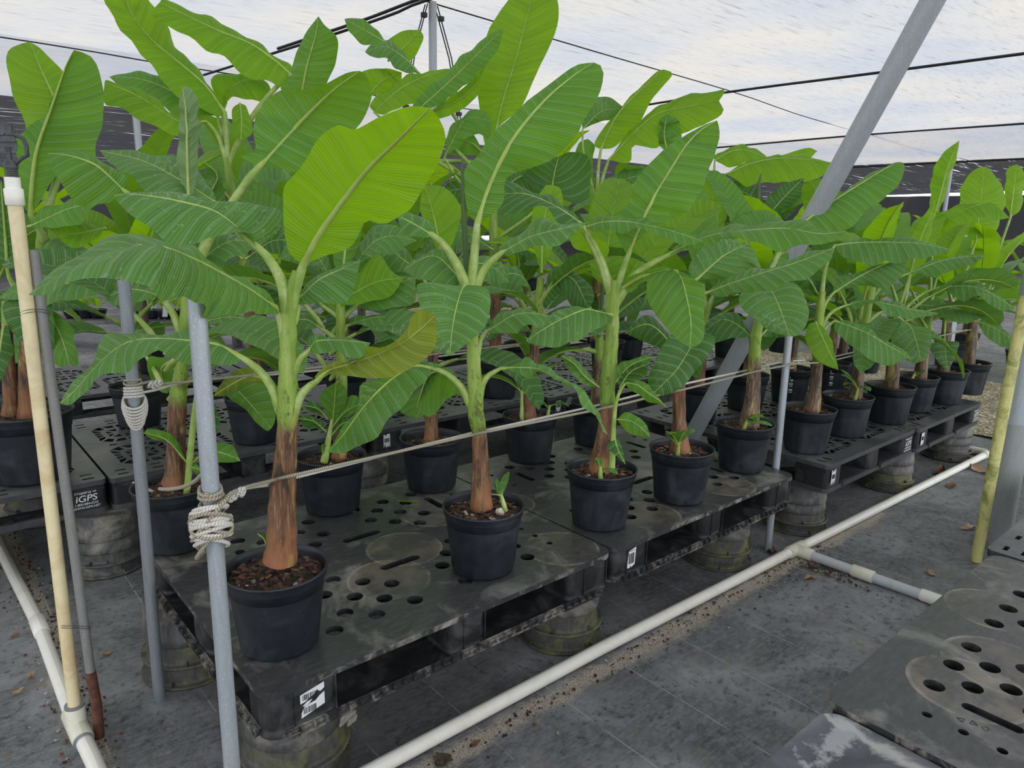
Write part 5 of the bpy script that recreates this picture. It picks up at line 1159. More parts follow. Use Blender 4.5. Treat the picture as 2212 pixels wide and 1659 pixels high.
second('T2', 'tall banana with the single upright bright leaf reaching the top edge at centre', 2.839, 3.411,
 [(1070, 775, 17), (1070, 760, 14), (1070, 700, 12), (1068, 620, 11), (1066, 500, 9), (1066, 400, 8), (1068, 330, 6)], .35, [
 ('young', [(1070, 282), (1090, 203), (1117, 118), (1147, 0), (1158, -70)], [(1050, 320), (1036, 236), (1030, 162), (1049, 84), (1073, 34), (1105, -10), (1138, -60)], [(1088, 264), (1127, 230), (1157, 162), (1187, 101), (1206, 44), (1202, -10), (1180, -60)], dict(p=[(1067, 360)], o=(0, .05), e=(.03, .03), r0=.014, r1=.011)),
 ('mid', [(900, 240), (975, 172), (1040, 108), (1088, 60)], [(894, 222), (970, 150), (1040, 86)], [(924, 236), (972, 212), (1010, 178), (1052, 140), (1078, 98)], dict(p=[(1060, 400), (960, 300)], o=(-.2, -.3), e=(.06, -.02), r0=.012, r1=.009)),
 ('young', [(930, 240), (985, 220), (1030, 180), (1050, 140)], [(950, 225), (1000, 190)], [(940, 258), (1000, 235), (1035, 200)], dict(o=(-.15, -.25), r0=.008, r1=.006)),
 ('young', [(808, 242), (860, 195), (910, 168), (976, 148)], [(800, 225), (840, 188), (900, 158)], [(835, 246), (900, 216), (962, 186)], dict(p=[(1062, 420), (900, 320)], o=(-.05, -.1), e=(.04, -.06), r0=.012, r1=.008)),
 ('mid', [(652, 200), (664, 140), (682, 76), (688, 35)], [(606, 192), (632, 137), (660, 72)], [(692, 196), (714, 165), (728, 118), (728, 81), (702, 55)], dict(p=[(700, 330)], o=(.1, .1), e=(.06, .08), r0=.010, r1=.008, bow=-.1)),
 ('mid', [(838, 94), (790, 66), (744, 41)], [(815, 66), (770, 38)], [(798, 96), (758, 76)], dict(p=[(1060, 380), (960, 220)], o=(.1, .1), e=(.05, -.03), r0=.010, r1=.007)),
 ('old', [(906, 158), (870, 122), (830, 100), (788, 112)], [(880, 122), (840, 91), (805, 94)], [(872, 156), (842, 132), (806, 124)], dict(p=[(1062, 390), (980, 250)], o=(.0, -.05), e=(.05, -.04), r0=.010, r1=.007)),
 ('young', [(838, 132), (880, 95), (906, 64)], [(836, 90), (878, 66)], [(882, 132), (906, 105), (915, 80)], dict(o=(.1, .15), r0=.009, r1=.007)),
 ('young', [(798, 208), (822, 178), (868, 156)], [(776, 160), (830, 148)], [(832, 200), (864, 176)], dict(o=(.05, .05), r0=.009, r1=.007)),
 ('mid', [(960, 340), (985, 290), (1010, 255), (1062, 262)], [(970, 285), (1010, 240), (1045, 240)], [(985, 320), (1030, 290), (1058, 300)], dict(p=[(1064, 420), (1000, 400)], o=(-.15, -.2), e=(.05, -.03), r0=.010, r1=.007)),
 ('mid', [(1050, 340), (1020, 310), (985, 305), (960, 330)], [(1020, 290), (975, 285)], [(1025, 335), (985, 335)], dict(o=(-.05, -.1), r0=.009, r1=.007)),
 ('dark', [(1190, 420), (1198, 372), (1207, 338)], [(1150, 404), (1128, 380), (1165, 352)], [(1262, 441), (1276, 390), (1272, 340), (1235, 328)], dict(p=[(1070, 520), (1140, 470)], o=(-.1, -.15), e=(.03, .03), r0=.011, r1=.008)),
 ('dark', [(1066, 440), (1110, 390), (1150, 380), (1190, 420)], [(1110, 368), (1160, 372)], [(1115, 415), (1160, 420)], dict(o=(0, -.1), r0=.010, r1=.008)),
 ('dark', [(1064, 470), (1020, 420), (980, 410), (940, 440)], [(1015, 398), (970, 395)], [(1025, 445), (980, 440)], dict(o=(0, -.05), r0=.010, r1=.008)),
 ('old', [(1066, 540), (1000, 500), (950, 510), (900, 560)], [(1000, 480), (940, 490)], [(1005, 525), (950, 540)], dict(o=(-.1, -.2), e=(.05, -.05), r0=.010, r1=.008)),
 ('dark', [(1070, 560), (1120, 520), (1180, 530), (1240, 580)], [(1120, 500), (1190, 510)], [(1125, 550), (1185, 565)], dict(o=(-.1, -.15), e=(.05, -.05), r0=.010, r1=.008)),
 ], 53, .27, .23)
bT3 = (4.0, 3.55)
second('T3', 'tall banana with bare yellow leaf stalks and long leaf reaching right of centre', 4.0, 3.55,
 [(1290, 730, 15), (1290, 715, 12), (1290, 640, 10), (1290, 540, 9), (1290, 460, 8), (1292, 400, 7)], .4, [
 ('young', [(1298, 322), (1328, 257), (1369, 209), (1434, 150)], [(1283, 312), (1305, 275), (1335, 243), (1352, 219), (1389, 182), (1419, 155)], [(1328, 317), (1369, 277), (1382, 267), (1403, 223), (1436, 182), (1453, 159)], dict(p=[(1290, 440), (1292, 370)], o=(0, 0), e=(.05, .02), r0=.013, r1=.010)),
 ('young', [(1315, 345), (1369, 287), (1419, 246), (1487, 230), (1553, 218)], [(1349, 297), (1403, 243), (1470, 209), (1538, 198), (1567, 194)], [(1359, 352), (1369, 316), (1416, 318), (1480, 285), (1521, 270), (1562, 243)], dict(p=[(1291, 440), (1302, 385)], o=(0, -.05), e=(.05, -.05), r0=.014, r1=.010)),
 ('mid', [(1440, 328), (1435, 285), (1442, 246)], [(1423, 310), (1424, 262)], [(1472, 312), (1468, 265)], dict(p=[(1300, 440), (1400, 380)], o=(-.1, -.1), e=(.04, .04), r0=.010, r1=.008)),
 ('old', [(1258, 280), (1300, 240), (1352, 236)], [(1260, 225), (1310, 208)], [(1292, 264), (1335, 256)], dict(p=[(1288, 430), (1262, 340)], o=(.05, .1), r0=.010, r1=.007)),
 ('mid', [(1288, 420), (1260, 360), (1262, 320), (1270, 300)], [(1245, 350), (1250, 310)], [(1280, 350), (1285, 315)], dict(o=(0, .05), r0=.009, r1=.007)),
 ('old', [(1290, 450), (1330, 400), (1380, 380), (1430, 390)], [(1330, 375), (1390, 360)], [(1340, 420), (1390, 410)], dict(o=(0, .05), e=(.05, -.03), r0=.010, r1=.007)),
 ('young', [(1300, 460), (1320, 420), (1345, 400), (1370, 420)], [(1310, 405), (1345, 385)], [(1335, 440), (1360, 430)], dict(o=(-.1, -.15), r0=.009, r1=.007)),
 ('dark', [(1290, 520), (1340, 480), (1390, 490), (1440, 540)], [(1340, 460), (1400, 470)], [(1345, 510), (1395, 525)], dict(o=(-.1, -.15), r0=.010, r1=.008)),
 ('dark', [(1288, 520), (1240, 470), (1190, 480), (1150, 530)], [(1240, 450), (1185, 460)], [(1245, 500), (1195, 510)], dict(o=(-.1, -.15), r0=.010, r1=.008)),
 ('dark', [(1290, 640), (1350, 600), (1400, 620), (1440, 670)], [(1350, 580), (1410, 600)], [(1350, 630), (1400, 650)], dict(o=(-.1, -.2), r0=.010, r1=.008)),
 ], 54, .27, .23)
second('T4', 'tall banana with ragged drooping leaves left of the grey brace', 5.0, 3.55,
 [(1500, 690, 13), (1500, 675, 10), (1502, 600, 9), (1510, 520, 8), (1530, 440, 7), (1545, 400, 6)], .4, [
 ('young', [(1568, 376), (1622, 353), (1679, 342), (1740, 344), (1795, 351)], [(1600, 355), (1640, 342), (1680, 336), (1740, 338)], [(1590, 388), (1612, 403), (1640, 396), (1673, 393), (1723, 394), (1774, 382)], dict(p=[(1545, 410), (1555, 390)], o=(-.1, -.2), e=(.06, -.04), r0=.012, r1=.009)),
 ('young', [(1544, 346), (1585, 325), (1625, 328), (1664, 348)], [(1545, 335), (1590, 315), (1632, 320)], [(1575, 362), (1605, 352), (1642, 354)], dict(p=[(1540, 410)], o=(0, .05), e=(.05, -.05), r0=.010, r1=.008)),
 ('dark', [(1648, 480), (1690, 430), (1736, 384)], [(1645, 450), (1680, 405)], [(1700, 472), (1732, 430)], dict(p=[(1530, 450)], o=(-.3, -.3), e=(.02, .02), r0=.010, r1=.008)),
 ('young', [(1553, 502), (1545, 450), (1532, 392)], [(1525, 475), (1499, 432), (1518, 385)], [(1565, 485), (1577, 421), (1548, 392)], dict(o=(-.3, -.3), e=(.02, .02), r0=.010, r1=.008)),
 ('young', [(1660, 345), (1755, 330), (1765, 326)], [(1740, 320)], [(1740, 345)], dict(o=(.1, .1), r0=.005, r1=.004)),
 ('old', [(1540, 500), (1510, 450), (1490, 440), (1480, 470)], [(1505, 430), (1488, 432)], [(1525, 480), (1500, 480)], dict(o=(-.35, -.4), r0=.009, r1=.007)),
 ('dark', [(1535, 440), (1580, 410), (1630, 430), (1660, 470)], [(1580, 392), (1635, 410)], [(1590, 440), (1630, 455)], dict(o=(-.1, -.1), r0=.009, r1=.007)),
 ('dark', [(1520, 520), (1580, 480), (1640, 500), (1690, 550)], [(1580, 460), (1650, 480)], [(1585, 520), (1640, 530)], dict(o=(-.1, -.15), r0=.009, r1=.007)),
 ], 55, .27, .23)
r, base = B['T4']
tube_part(r, 'rolled_leaf', local([on_plane(x, y, base, -.3) for x, y in ((1636, 620), (1637, 486), (1638, 400), (1645, 375))], base), [.014, .018, .016, .004], LEAF['spear'])
tube_part(r, 'rolled_leaf', local([on_plane(x, y, base, -.32) for x, y in ((1585, 496), (1610, 445), (1634, 398))], base), [.013, .013, .009], LEAF['spear'])
r, base = F['F2']
tube_part(r, 'rolled_leaf', local([on_plane(x, y, base, .03) for x, y in ((1014, 660), (1008, 570), (1003, 480), (999, 400), (997, 335))], base), [.008, .009, .008, .006, .001], LEAF['spear'])

rest = [('under the hooked leaf left of the grey posts', .90, 4.05, 61, .75), ('behind the broad side shoot at centre left', 1.95, 3.75, 62, .85), ('behind the front pot pair at centre', 2.40, 3.95, 63, .85),
 ('right of the upright bright leaf, pot seen behind the red-brown stem', 3.45, 3.90, 64, .80), ('behind the drooping bright leaf of the third front plant', 4.55, 3.80, 65, .85), ('behind the brace, mid height', 5.30, 3.35, 66, .85),
 ('at the right rear beyond the brace', 5.9, 3.2, 67, .85)]
for lb, x, y, sd, hh in rest:
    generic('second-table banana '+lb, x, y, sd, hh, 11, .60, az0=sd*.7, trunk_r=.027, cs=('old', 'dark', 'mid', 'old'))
rest = [('at left, behind the pale rolled leaf', .45, 5.35, 71, .80, .62), ('at left centre, tall and broad', 1.30, 5.45, 172, 1.15, .70), ('at centre, pale crown over the others', 2.10, 5.35, 73, 1.2, .85), ('right of centre behind the upright leaf', 3.0, 5.45, 74, 1.2, .85),
 ('behind the yellow stalks', 3.9, 5.35, 75, 1.1, .8), ('at the right end', 4.8, 5.4, 76, 1.1, .8), ('beyond the brace at right', 5.6, 4.9, 77, .95, .7)]
for lb, x, y, sd, hh, sp in rest:
    generic('third-table banana '+lb, x, y, sd, hh, 11, sp, az0=sd*.9, trunk_r=.03, cs=('mid', 'old', 'mid', 'young'), wl=.33)
rest = [('beyond the gravel path, nearest the far end of the front row', 8.7, 2.75, 81), ('beyond the gravel path, left of the tall young leaf', 8.8, 3.7, 82), ('beyond the gravel path in the large pot at right', 8.75, 2.05, 83), ('beyond the gravel path, second from the right edge', 9.6, 2.9, 84),
 ('beyond the gravel path, behind the brace', 8.8, 4.9, 85), ('far beyond the gravel path', 9.8, 4.0, 86), ('beyond the gravel path near the right edge', 9.9, 1.75, 87)]
for lb, x, y, sd in rest:
    generic('banana on the ground '+lb, x, y, sd, .95, 8, .75, .40 if sd == 83 else .32, .30, az0=sd*.8, trunk_r=.03, cs=('mid', 'old', 'mid', 'young'), z=.0)
# ------------------------------------------------------------------ posts, brace, rope line
def at_y(px, py, Y):
    r = ray(px, py); return CAM+r*(Y/r.y)
post('galvanised_post', 'nearest galvanised post, left of the orange-stemmed banana, wrapped with a big rope knot', [(.43, 1.42, -.01), (.432, 1.421, .7), (.434, 1.422, 1.345)], .0172, GALV, 24)
pt2 = at(264, 560, 1.985)
post('galvanised_post', 'galvanised post wrapped with a white rope coil, just left of the knotted post', [(.474, 2.235, -.01), tuple(Vector((.474, 2.235, 0)).lerp(pt2, .5)), tuple(pt2)], .0172, GALVD, 24)
pt3 = at(1708, 690, 3.17)
post('galvanised_post', 'thin post between the holed and the lattice front pallets, ropes tied to it', [(2.993, 1.585, -.01), tuple(Vector((2.993, 1.585, 0)).lerp(pt3, .5)), tuple(pt3)], .0165, GALV, 20)
b0 = at(1500, 932, 3.78); b2 = at(2017, -4, 2.62); bd_ = (b2-b0).normalized()
post('brace_pipe', 'thick grey steel pipe leaning across the upper right', [tuple(b0-bd_*.42), tuple(b0), tuple(b0.lerp(b2, .5)), tuple(b2), tuple(b2+bd_*2.0)], [.0415, .042, .0425, .043, .043], GALVBIG, 32, 'pipe')
bp = thing('steel_post', 'stout mud-streaked steel post at the right edge behind the yellow-green pipe', 'post', (3.93, .925, 0))
MB().tube([(0, 0, 0), (0, 0, .62)], .072, 36).build('lower_sleeve', GALVR, bp); MB().tube([(0, 0, .30), (0, 0, 3.9)], .068, 36).build('post_tube', GALV, bp)
yp = [onz(2108, 1212, .0), at(2160, 930, 3.20), at(2216, 640, 3.08)]
post('leaning_pipe', 'yellow-green algae-stained pipe leaning against the steel post at the right', yp, .0235, PVCMOSS, 20, 'pipe')
post('support_post', 'grey post behind the last front stem, standing past the gravel', [(7.35, 2.35, 0), (7.35, 2.35, 1.75)], .05, GALV)
post('support_post', 'grey post seen through the leaves at the right end of the front row', [(5.95, 2.62, 0), (5.95, 2.62, 1.6)], .04, GALV)
post('support_post', 'grey post at the right edge behind the yellow-green pipe top', [(8.9, 1.85, 0), (8.9, 1.85, 1.9)], .045, GALVD)

def rope(name, label, pts, r, m, n=60, smooth=True):
    b = MB(); b.tube(smooth_path(pts, n) if smooth else pts, r, 8); return tag(b.build(name, m), label, 'rope')
fb = {k: F[k][1] for k in ('F1', 'F2', 'F3', 'F4', 'F5')}
def strand(pairs, o): return [on_plane(x, y, fb[k], o) for x, y, k in pairs]
tan = [(.455, 1.405, .945), (.50, 1.440, .942)] + strand([(588, 1038, 'F1'), (620, 1030, 'F1'), (655, 1022, 'F1'), (1010, 942, 'F2'), (1037, 936, 'F2'), (1070, 929, 'F2'), (1285, 886, 'F3'), (1310, 880, 'F3'), (1340, 874, 'F3'), (1445, 848, 'F4'), (1470, 843, 'F4'), (1600, 811, 'F5'), (1630, 803, 'F5')], -.045) + [(2.985, 1.563, .900)]
white = [(.462, 1.42, .935), (.51, 1.455, .935)] + strand([(590, 1046, 'F1'), (620, 1036, 'F1'), (660, 1026, 'F1'), (1010, 938, 'F2'), (1040, 931, 'F2'), (1075, 924, 'F2'), (1285, 877, 'F3'), (1340, 863, 'F3'), (1445, 837, 'F4'), (1480, 829, 'F4'), (1600, 803, 'F5'), (1635, 795, 'F5')], .045) + [(2.99, 1.606, .905)]
rt = rope('rope', 'tan rope running in front of the front row stems from the knot', tan, .0042, ROPET)
rope('rope', 'white rope running behind the front row stems beside the tan one', white, .0042, ROPEW)
rope('rope', 'tan rope continuing right from the thin post past the lattice pallet plants', [(3.0, 1.566, .900), at_y(1780, 782, 1.60), at_y(1848, 767, 1.60), at_y(2011, 730, 1.575), at_y(2098, 712, 1.57)], .0042, ROPET, 30)
rope('rope', 'white rope continuing right from the thin post above the tan one', [(3.0, 1.60, .905), at_y(1780, 775, 1.71), at_y(1848, 760, 1.70), at_y(2011, 726, 1.66), at_y(2090, 712, 1.66)], .0042, ROPEW, 30)
rope('rope', 'tan rope of the second row, tied highest on the coil-wrapped post', [(.49, 2.22, 1.02), (.55, 2.26, 1.018), at_y(370, 828, 2.30), at_y(660, 797, 2.335), at_y(930, 766, 2.32), at_y(1045, 752, 2.33), (3.0, 2.33, .97)], .004, ROPET, 40)
rope('rope', 'white rope of the second row, running from the coil-wrapped post', [(.49, 2.22, .995), (.55, 2.25, .992), at_y(425, 822, 2.38), at_y(660, 803, 2.42), at_y(930, 772, 2.40), at_y(1045, 757, 2.40), (3.0, 2.40, .955)], .004, ROPEW, 40)
def coil(name, label, axis, r, loops, m, thick, seed, slant=0.0, cat='rope'):
    """loops: list of (z, radius add, tilt, tilt direction)"""
    rr = random.Random(seed); b = MB()
    for (z, ra, tl, td) in loops:
        pts = []
        for k in range(21):
            a = 2*PI*k/20; q = r+ra+rr.uniform(-.0008, .0008)
            pts.append((axis[0]+q*math.cos(a), axis[1]+q*math.sin(a), z+tl*math.cos(a-td)))
        b.tube(pts, thick, 7, False)
    return tag(b.build(name, m), label, cat)
pz = on_plane(475, 1100, (.431, 1.42, 0), 0).z
tow = math.atan2(-1, -.3)
k1 = coil('rope_knot', 'tan rope wound around the nearest post above the white bundle', (.431, 1.42), .0172, [(.962-.013*k, .004+.001*(k % 2), .006*(k % 3-1), tow+k) for k in range(5)] + [(.905-.010*k, .012+.003*(k % 3), .022+.004*k, tow+.4*k-1.0) for k in range(6)], ROPET, .0040, 1)
_f = Vector((-.55, -.83, 0))
k2 = coil('rope_knot', 'white rope bundle wound under the tan loops on the nearest post', (.431+_f.x*.012, 1.42+_f.y*.012), .0172, [(.925-.0065*k, .010+.011*math.sin(PI*(k+1)/13), .016+.006*math.sin(k*1.3), tow+.5*math.sin(k*2.1)) for k in range(12)], ROPEW, .0044, 2)
coil('rope_knot', 'outer tan loops crossing over the white bundle on the nearest post', (.431+_f.x*.012, 1.42+_f.y*.012), .0172, [(.905-.006*k, .020+.002*(k % 2), .045-.012*k, tow+1.2-1.3*k) for k in range(4)], ROPET, .0040, 6)
c = pt2.lerp(Vector((.474, 2.235, 0)), .0); ax = lambda z: Vector((.474, 2.235, 0)).lerp(pt2, z/pt2.z)
a_ = ax(.97)
coil('rope_coil', 'thick white rope coil on the post left of the knotted post', (a_.x, a_.y), .0172, [(1.012-.0085*k, .0045+.0004*k, .003, tow) for k in range(4)] + [(.975-.0065*k, .0055+.0085*math.sin(PI*min(1, (k+2)/9)), .020+.0025*k, tow+PI) for k in range(8)], ROPEW, .0040, 3)
a_ = ax(1.03)
coil('rope_coil', 'single tan rope wrap above the white coil on the left post', (a_.x, a_.y), .0172, [(1.034, .004, .004, tow), (1.027, .005, -.004, tow)], ROPET, .0036, 4)
coil('rope_wrap', 'rope turns tied around the thin post', (3.006, 1.585), .0165, [(.906, .004, .002, 0), (.898, .0045, .002, 1), (.882, .004, .001, 2)], ROPET, .0035, 5)
def knot(label, p, m, seed):
    rr = random.Random(seed); b = MB()
    for k in range(4):
        c0 = Vector(p)+Vector((.010*k, .005*k, rr.uniform(-.003, .003))); u = Vector((rr.uniform(-.4, .4), rr.uniform(-.5, .5), 1)).normalized(); v = u.orthogonal().normalized()
        b.tube([c0+(u*math.cos(q*PI/7)+v*math.sin(q*PI/7))*.0085 for q in range(15)], .0040, 7, False)
    return tag(b.build('rope_hitch', m), label, 'rope')
knot('white hitch beside the big knot on the nearest post', (.472, 1.425, .937), ROPEW, 1); knot('white hitch beside the coil on the left post', tuple(at_y(325, 833, 2.24)), ROPEW, 2)
tail = rope('rope', 'loose tan rope end lying on the mulch left of the knotted post', [(.418, 1.40, .955), at(440, 1026, 1.46), at(420, 1040, 1.50), at(395, 1052, 1.56), at(365, 1057, 1.62), at(345, 1056, 1.66)], .0045, ROPET, 24)

# ------------------------------------------------------------------ irrigation pipes
fp = thing('irrigation_pipe', 'long white pipe on the ground along the front of the pallets', 'pipe', (0, 0, 0))
MB().tube([(-.6, 1.515, .0235), (.863, 1.511, .0235), (1.75, 1.508, .0235), (3.02, 1.478, .0235)], .0222, 20).build('pipe_run', PVC, fp)
MB().tube([(3.08, 1.476, .0235), (4.2, 1.445, .0235), (5.42, 1.408, .0235)], .0222, 20).build('pipe_run', PVC, fp)
b = MB(); b.tube([(2.985, 1.479, .0245), (2.99, 1.479, .0245), (3.11, 1.475, .0245), (3.115, 1.475, .0245)], [.026, .0285, .0285, .026], 22); b.tube([(3.05, 1.477, .0245), (3.049, 1.40, .0245), (3.049, 1.395, .0245)], [.0285, .0285, .026], 22)
b.build('tee_fitting', COUPL, fp)
b = MB(); b.tube([(5.40, 1.409, .0245), (5.45, 1.407, .0245), (5.475, 1.425, .0245), (5.478, 1.50, .0245)], [.027, .028, .028, .027], 18); b.build('elbow_fitting', COUPL, fp)
MB().tube([(5.478, 1.49, .0235), (5.50, 2.3, .0235)], .0222, 16).build('pipe_run', PVC, fp)
br = thing('branch_pipe', 'short grey pipe leading from the tee towards the empty holed pallet', 'pipe', (0, 0, 0))
MB().tube([(3.049, 1.41, .0235), (3.057, 1.10, .0235), (3.064, .90, .0235), (3.066, .55, .0235)], .0215, 20).build('pipe_run', PVCGREY, br)
MB().tube([(3.054, 1.215, .0245), (3.054, 1.212, .0245), (3.057, 1.125, .0245), (3.057, 1.122, .0245)], [.025, .0275, .0275, .025], 22).build('coupling', COUPL, br)
MB().tube([(3.064, .935, .0245), (3.064, .93, .0245), (3.066, .84, .0245)], [.0235, .026, .026], 22).build('coupling', PVC, br)
lp = thing('irrigation_pipe', 'white pipe on the ground at far left with a riser tee', 'pipe', (0, 0, 0))
MB().tube([(.258, .6, .0235), (.251, 2.02, .0235), (.245, 2.17, .0235)], .0222, 20).build('pipe_run', PVC, lp); MB().tube([(.243, 2.26, .0235), (.245, 2.90, .0235), (.213, 3.75, .0235), (.20, 6.5, .0235)], .0222, 20).build('pipe_run', PVC, lp)
MB().tube([(.2455, 2.835, .0245), (.2455, 2.84, .0245), (.2448, 2.95, .0245), (.2445, 2.955, .0245)], [.0235, .0265, .0265, .0235], 20).build('coupling', PVC, lp)
b = MB(); b.tube([(.246, 2.13, .0245), (.246, 2.135, .0245), (.242, 2.285, .0245), (.242, 2.29, .0245)], [.026, .0285, .0285, .026], 22); b.tube([(.244, 2.215, .0245), (.2438, 2.215, .085), (.2438, 2.215, .09)], [.0275, .0275, .025], 22)
b.build('tee_fitting', COUPL, lp)
b = MB(); b.tube([(.2446, 2.128, .0245), (.2447, 2.122, .0245)], .0275, 20); b.tube([(.2438, 2.215, .090), (.2438, 2.215, .097)], .0262, 20); b.build('glue_ring', GALVD, lp)
# riser and sprinkler
rs = thing('sprinkler_riser', 'yellowed upright pipe at the left edge topped by a black sprinkler', 'sprinkler', (0, 0, 0))
r0 = Vector((.244, 2.215, .085)); r1 = at(32, 435, 1.80)
MB().tube([tuple(r0), tuple(r0.lerp(r1, .5)), tuple(r1)], .0172, 20).build('riser_pipe', PVCYEL, rs)
up = (r1-r0).normalized()
b = MB(); b.tube([tuple(r1-up*.010), tuple(r1-up*.009), tuple(r1+up*.030), tuple(r1+up*.031)], [.020, .0215, .0215, .020], 20); b.tube([tuple(r1+up*.030), tuple(r1+up*.058)], .0175, 20); b.build('pipe_adapter', PVC, rs)
sx = RX.copy(); s0 = r1+up*.058
b = MB()
for k in range(5): b.tube([tuple(s0+up*(.0045*k)), tuple(s0+up*(.0045*k+.003))], .0150, 16)
b.build('thread', BLACKP, rs)
b = MB(); s1 = s0+up*.022
b.tube([tuple(s1), tuple(s1+up*.012), tuple(s1+up*.020)], [.0165, .017, .010], 16)
pts = [s1+up*.008+sx*.010, s1+up*.024+sx*.030, s1+up*.030+sx*.044, s1+up*.052+sx*.045, s1+up*.070+sx*.040, s1+up*.079+sx*.022, s1+up*.080]
b.tube([tuple(p) for p in pts], .0052, 8); b.tube([tuple(p-sx*2*(p-s1).dot(sx)) for p in pts], .0052, 8)
hd = s1+up*.082; rot = Matrix((sx, RZ.cross(sx)*-1, up)).transposed()
b.box(tuple(hd+up*.000), (.040, .026, .014), rot); b.box(tuple(hd+up*.010), (.026, .022, .010), rot)
b.build('sprinkler_body', BLACKP, rs)
b = MB(); b.tube([tuple(s1+up*.018), tuple(s1+up*.040), tuple(s1+up*.050)], [.006, .006, .009], 12); b.box(tuple(s1+up*.052), (.044, .018, .009), rot); b.build('nozzle', BLACKP, rs)
cd = thing('support_conduit', 'grey conduit stake with rusted foot wired to the yellowed riser', 'stake', (0, 0, 0))
c0 = Vector((.289, 2.161, -.01)); c1 = at(72, 540, 1.845)
j = .155
MB().tube([tuple(c0), tuple(c0.lerp(c1, j*.5)+Vector((.004, 0, 0))), tuple(c0.lerp(c1, j))], .0140, 16).build('rusted_foot', RUST, cd)
MB().tube([tuple(c0.lerp(c1, j)), tuple(c0.lerp(c1, .5)), tuple(c1)], .0128, 16).build('conduit_tube', CONDUIT, cd)
for t_ in (.18, .80):
    pr_ = r0.lerp(r1, t_); pc_ = c0.lerp(c1, (pr_.z-c0.z)/(c1.z-c0.z)); q = (pr_+pc_)/2; b = MB(); dxy = pc_-pr_; L_ = dxy.length/2+.017; u = dxy.normalized(); v = u.cross(Vector((0, 0, 1))).normalized()
    for dz in (0, .007): b.tube([tuple(q+u*L_*math.cos(k*PI/10)+v*.021*math.sin(k*PI/10)+Vector((0, 0, dz+.012*math.sin(k*PI/10)))) for k in range(21)], .0009, 5)
    b.build('tie_wire', WIRE, cd)

# ------------------------------------------------------------------ litter
DRY = simple('dry_leaf_brown', (.17, .075, .035), .7, nscale=40, namt=.5); DRYP = simple('dry_leaf_tan', (.38, .25, .15), .75, nscale=40, namt=.3)
def curl(label, p, L, W, rotz, m, lift=.012, cat='dry leaf', nm='dry_leaf', seed=1):
    rr = random.Random(seed); b = MB(); n = 9; vs = []; fs = []
    for i in range(n):
        t = i/(n-1); wd = W*.5*math.sin(PI*min(.97, max(.03, t)))**.7
        for v in (-1, -.4, .3, 1):
            vs.append((L*(t-.5), wd*v*(1+.3*rr.uniform(-1, 1)), .003+lift*(abs(v)**2)*(.4+.6*math.sin(t*7+seed))**2+.003*rr.random()))
    for i in range(n-1):
        for k in range(3): fs.append((i*4+k, i*4+k+1, (i+1)*4+k+1, (i+1)*4+k))
    b.add(vs, fs); o = b.build(nm, m, None, p, rotz); return tag(o, label, cat)
def G(px, py, z=.002): return tuple(onz(px, py, z))
curl('curled dark dry leaf on the ground cloth near the far stack of pots', G(2032, 1027), .22, .07, .3, DRY, .04, seed=1)
curl('rust-brown dry leaf beside the far end of the front pipe', G(2116, 1017), .16, .08, 1.0, DRYP, .03, seed=2)
curl('small tan dry leaf on the ground cloth between the pipe and the holed pallet', G(2010, 1239), .055, .03, .9, DRYP, seed=3)
curl('tan dry leaf left of the yellow-green pipe foot', G(2094, 1142), .10, .04, -.6, DRYP, .02, seed=4)
curl('thin brown dry leaf on the front side of the far pipe', G(2055, 1050), .12, .05, 0.2, DRY, .01, seed=5)
curl('small tan dry leaf between the rusted foot and the coil-wrapped post', G(228, 1414), .04, .022, .2, DRYP, .008, seed=6)
curl('pale dry flake left of the left pipe, upper one', G(66, 1462), .035, .022, 1.1, DRYP, .008, seed=7)
curl('curled tan flake left of the left pipe near the frame bottom', G(38, 1497), .04, .022, .1, DRYP, .008, seed=8)
curl('reddish flake on the ground cloth left of the left pipe joint', G(32, 1376), .03, .02, .4, DRY, .006, seed=9)
curl('brown bark piece on the sand in front of the front pipe', G(1028, 1608), .035, .018, .2, DRY, .006, 'bark piece', 'bark_piece', 10)
curl('dark mossy clod on the cloth near the bottom edge in front of the pipe', G(958, 1645), .06, .05, .2, simple('mossy_clod', (.07, .06, .03), .9, nscale=70, namt=.6), .015, 'debris', 'mossy_clod', 11)
curl('brown bark flake on the sand by the pipe tee', G(1752, 1249), .07, .03, -.3, DRYP, .012, 'bark piece', 'bark_piece', 12)
curl('dark bark piece at the foot of the thin post', G(1668, 1192), .07, .04, .5, DRY, .02, 'bark piece', 'bark_piece', 13)
gl = curl('strip of green leaf lying across a hole of the nearest pallet', tuple(onz(880, 1085, PT+.002)), .085, .018, -.75, LEAF['young'], .004, 'leaf piece', 'leaf_strip', 14)
cb = MB(); cb.box((0, 0, 0), (.055, .004, .05), Matrix.Rotation(.25, 3, 'X')); cb.box((.012, .001, -.028), (.030, .004, .02), Matrix.Rotation(.25, 3, 'X'))
tag(cb.build('cloth_scrap', simple('grey_cloth_scrap', (.30, .28, .23), .9, nscale=60, namt=.3), None, (.752, 1.492, .2485), .3), 'torn grey cloth scrap wedged under the nearest pallet corner', 'scrap')
st = bmesh.new(); bmesh.ops.create_icosphere(st, subdivisions=2, radius=.014)
for v in st.verts: v.co *= 1+.35*mnoise.noise(v.co*90)
me = bpy.data.meshes.new('white_stone'); st.to_mesh(me); st.free()
tag(mesh_obj('white_stone', me, simple('chalky_stone', (.62, .56, .42), .85, nscale=120, namt=.2), None, tuple(onz(1080, 1106, PT+.202))), 'white stone on the mulch of the rope-crossed front plant', 'stone')
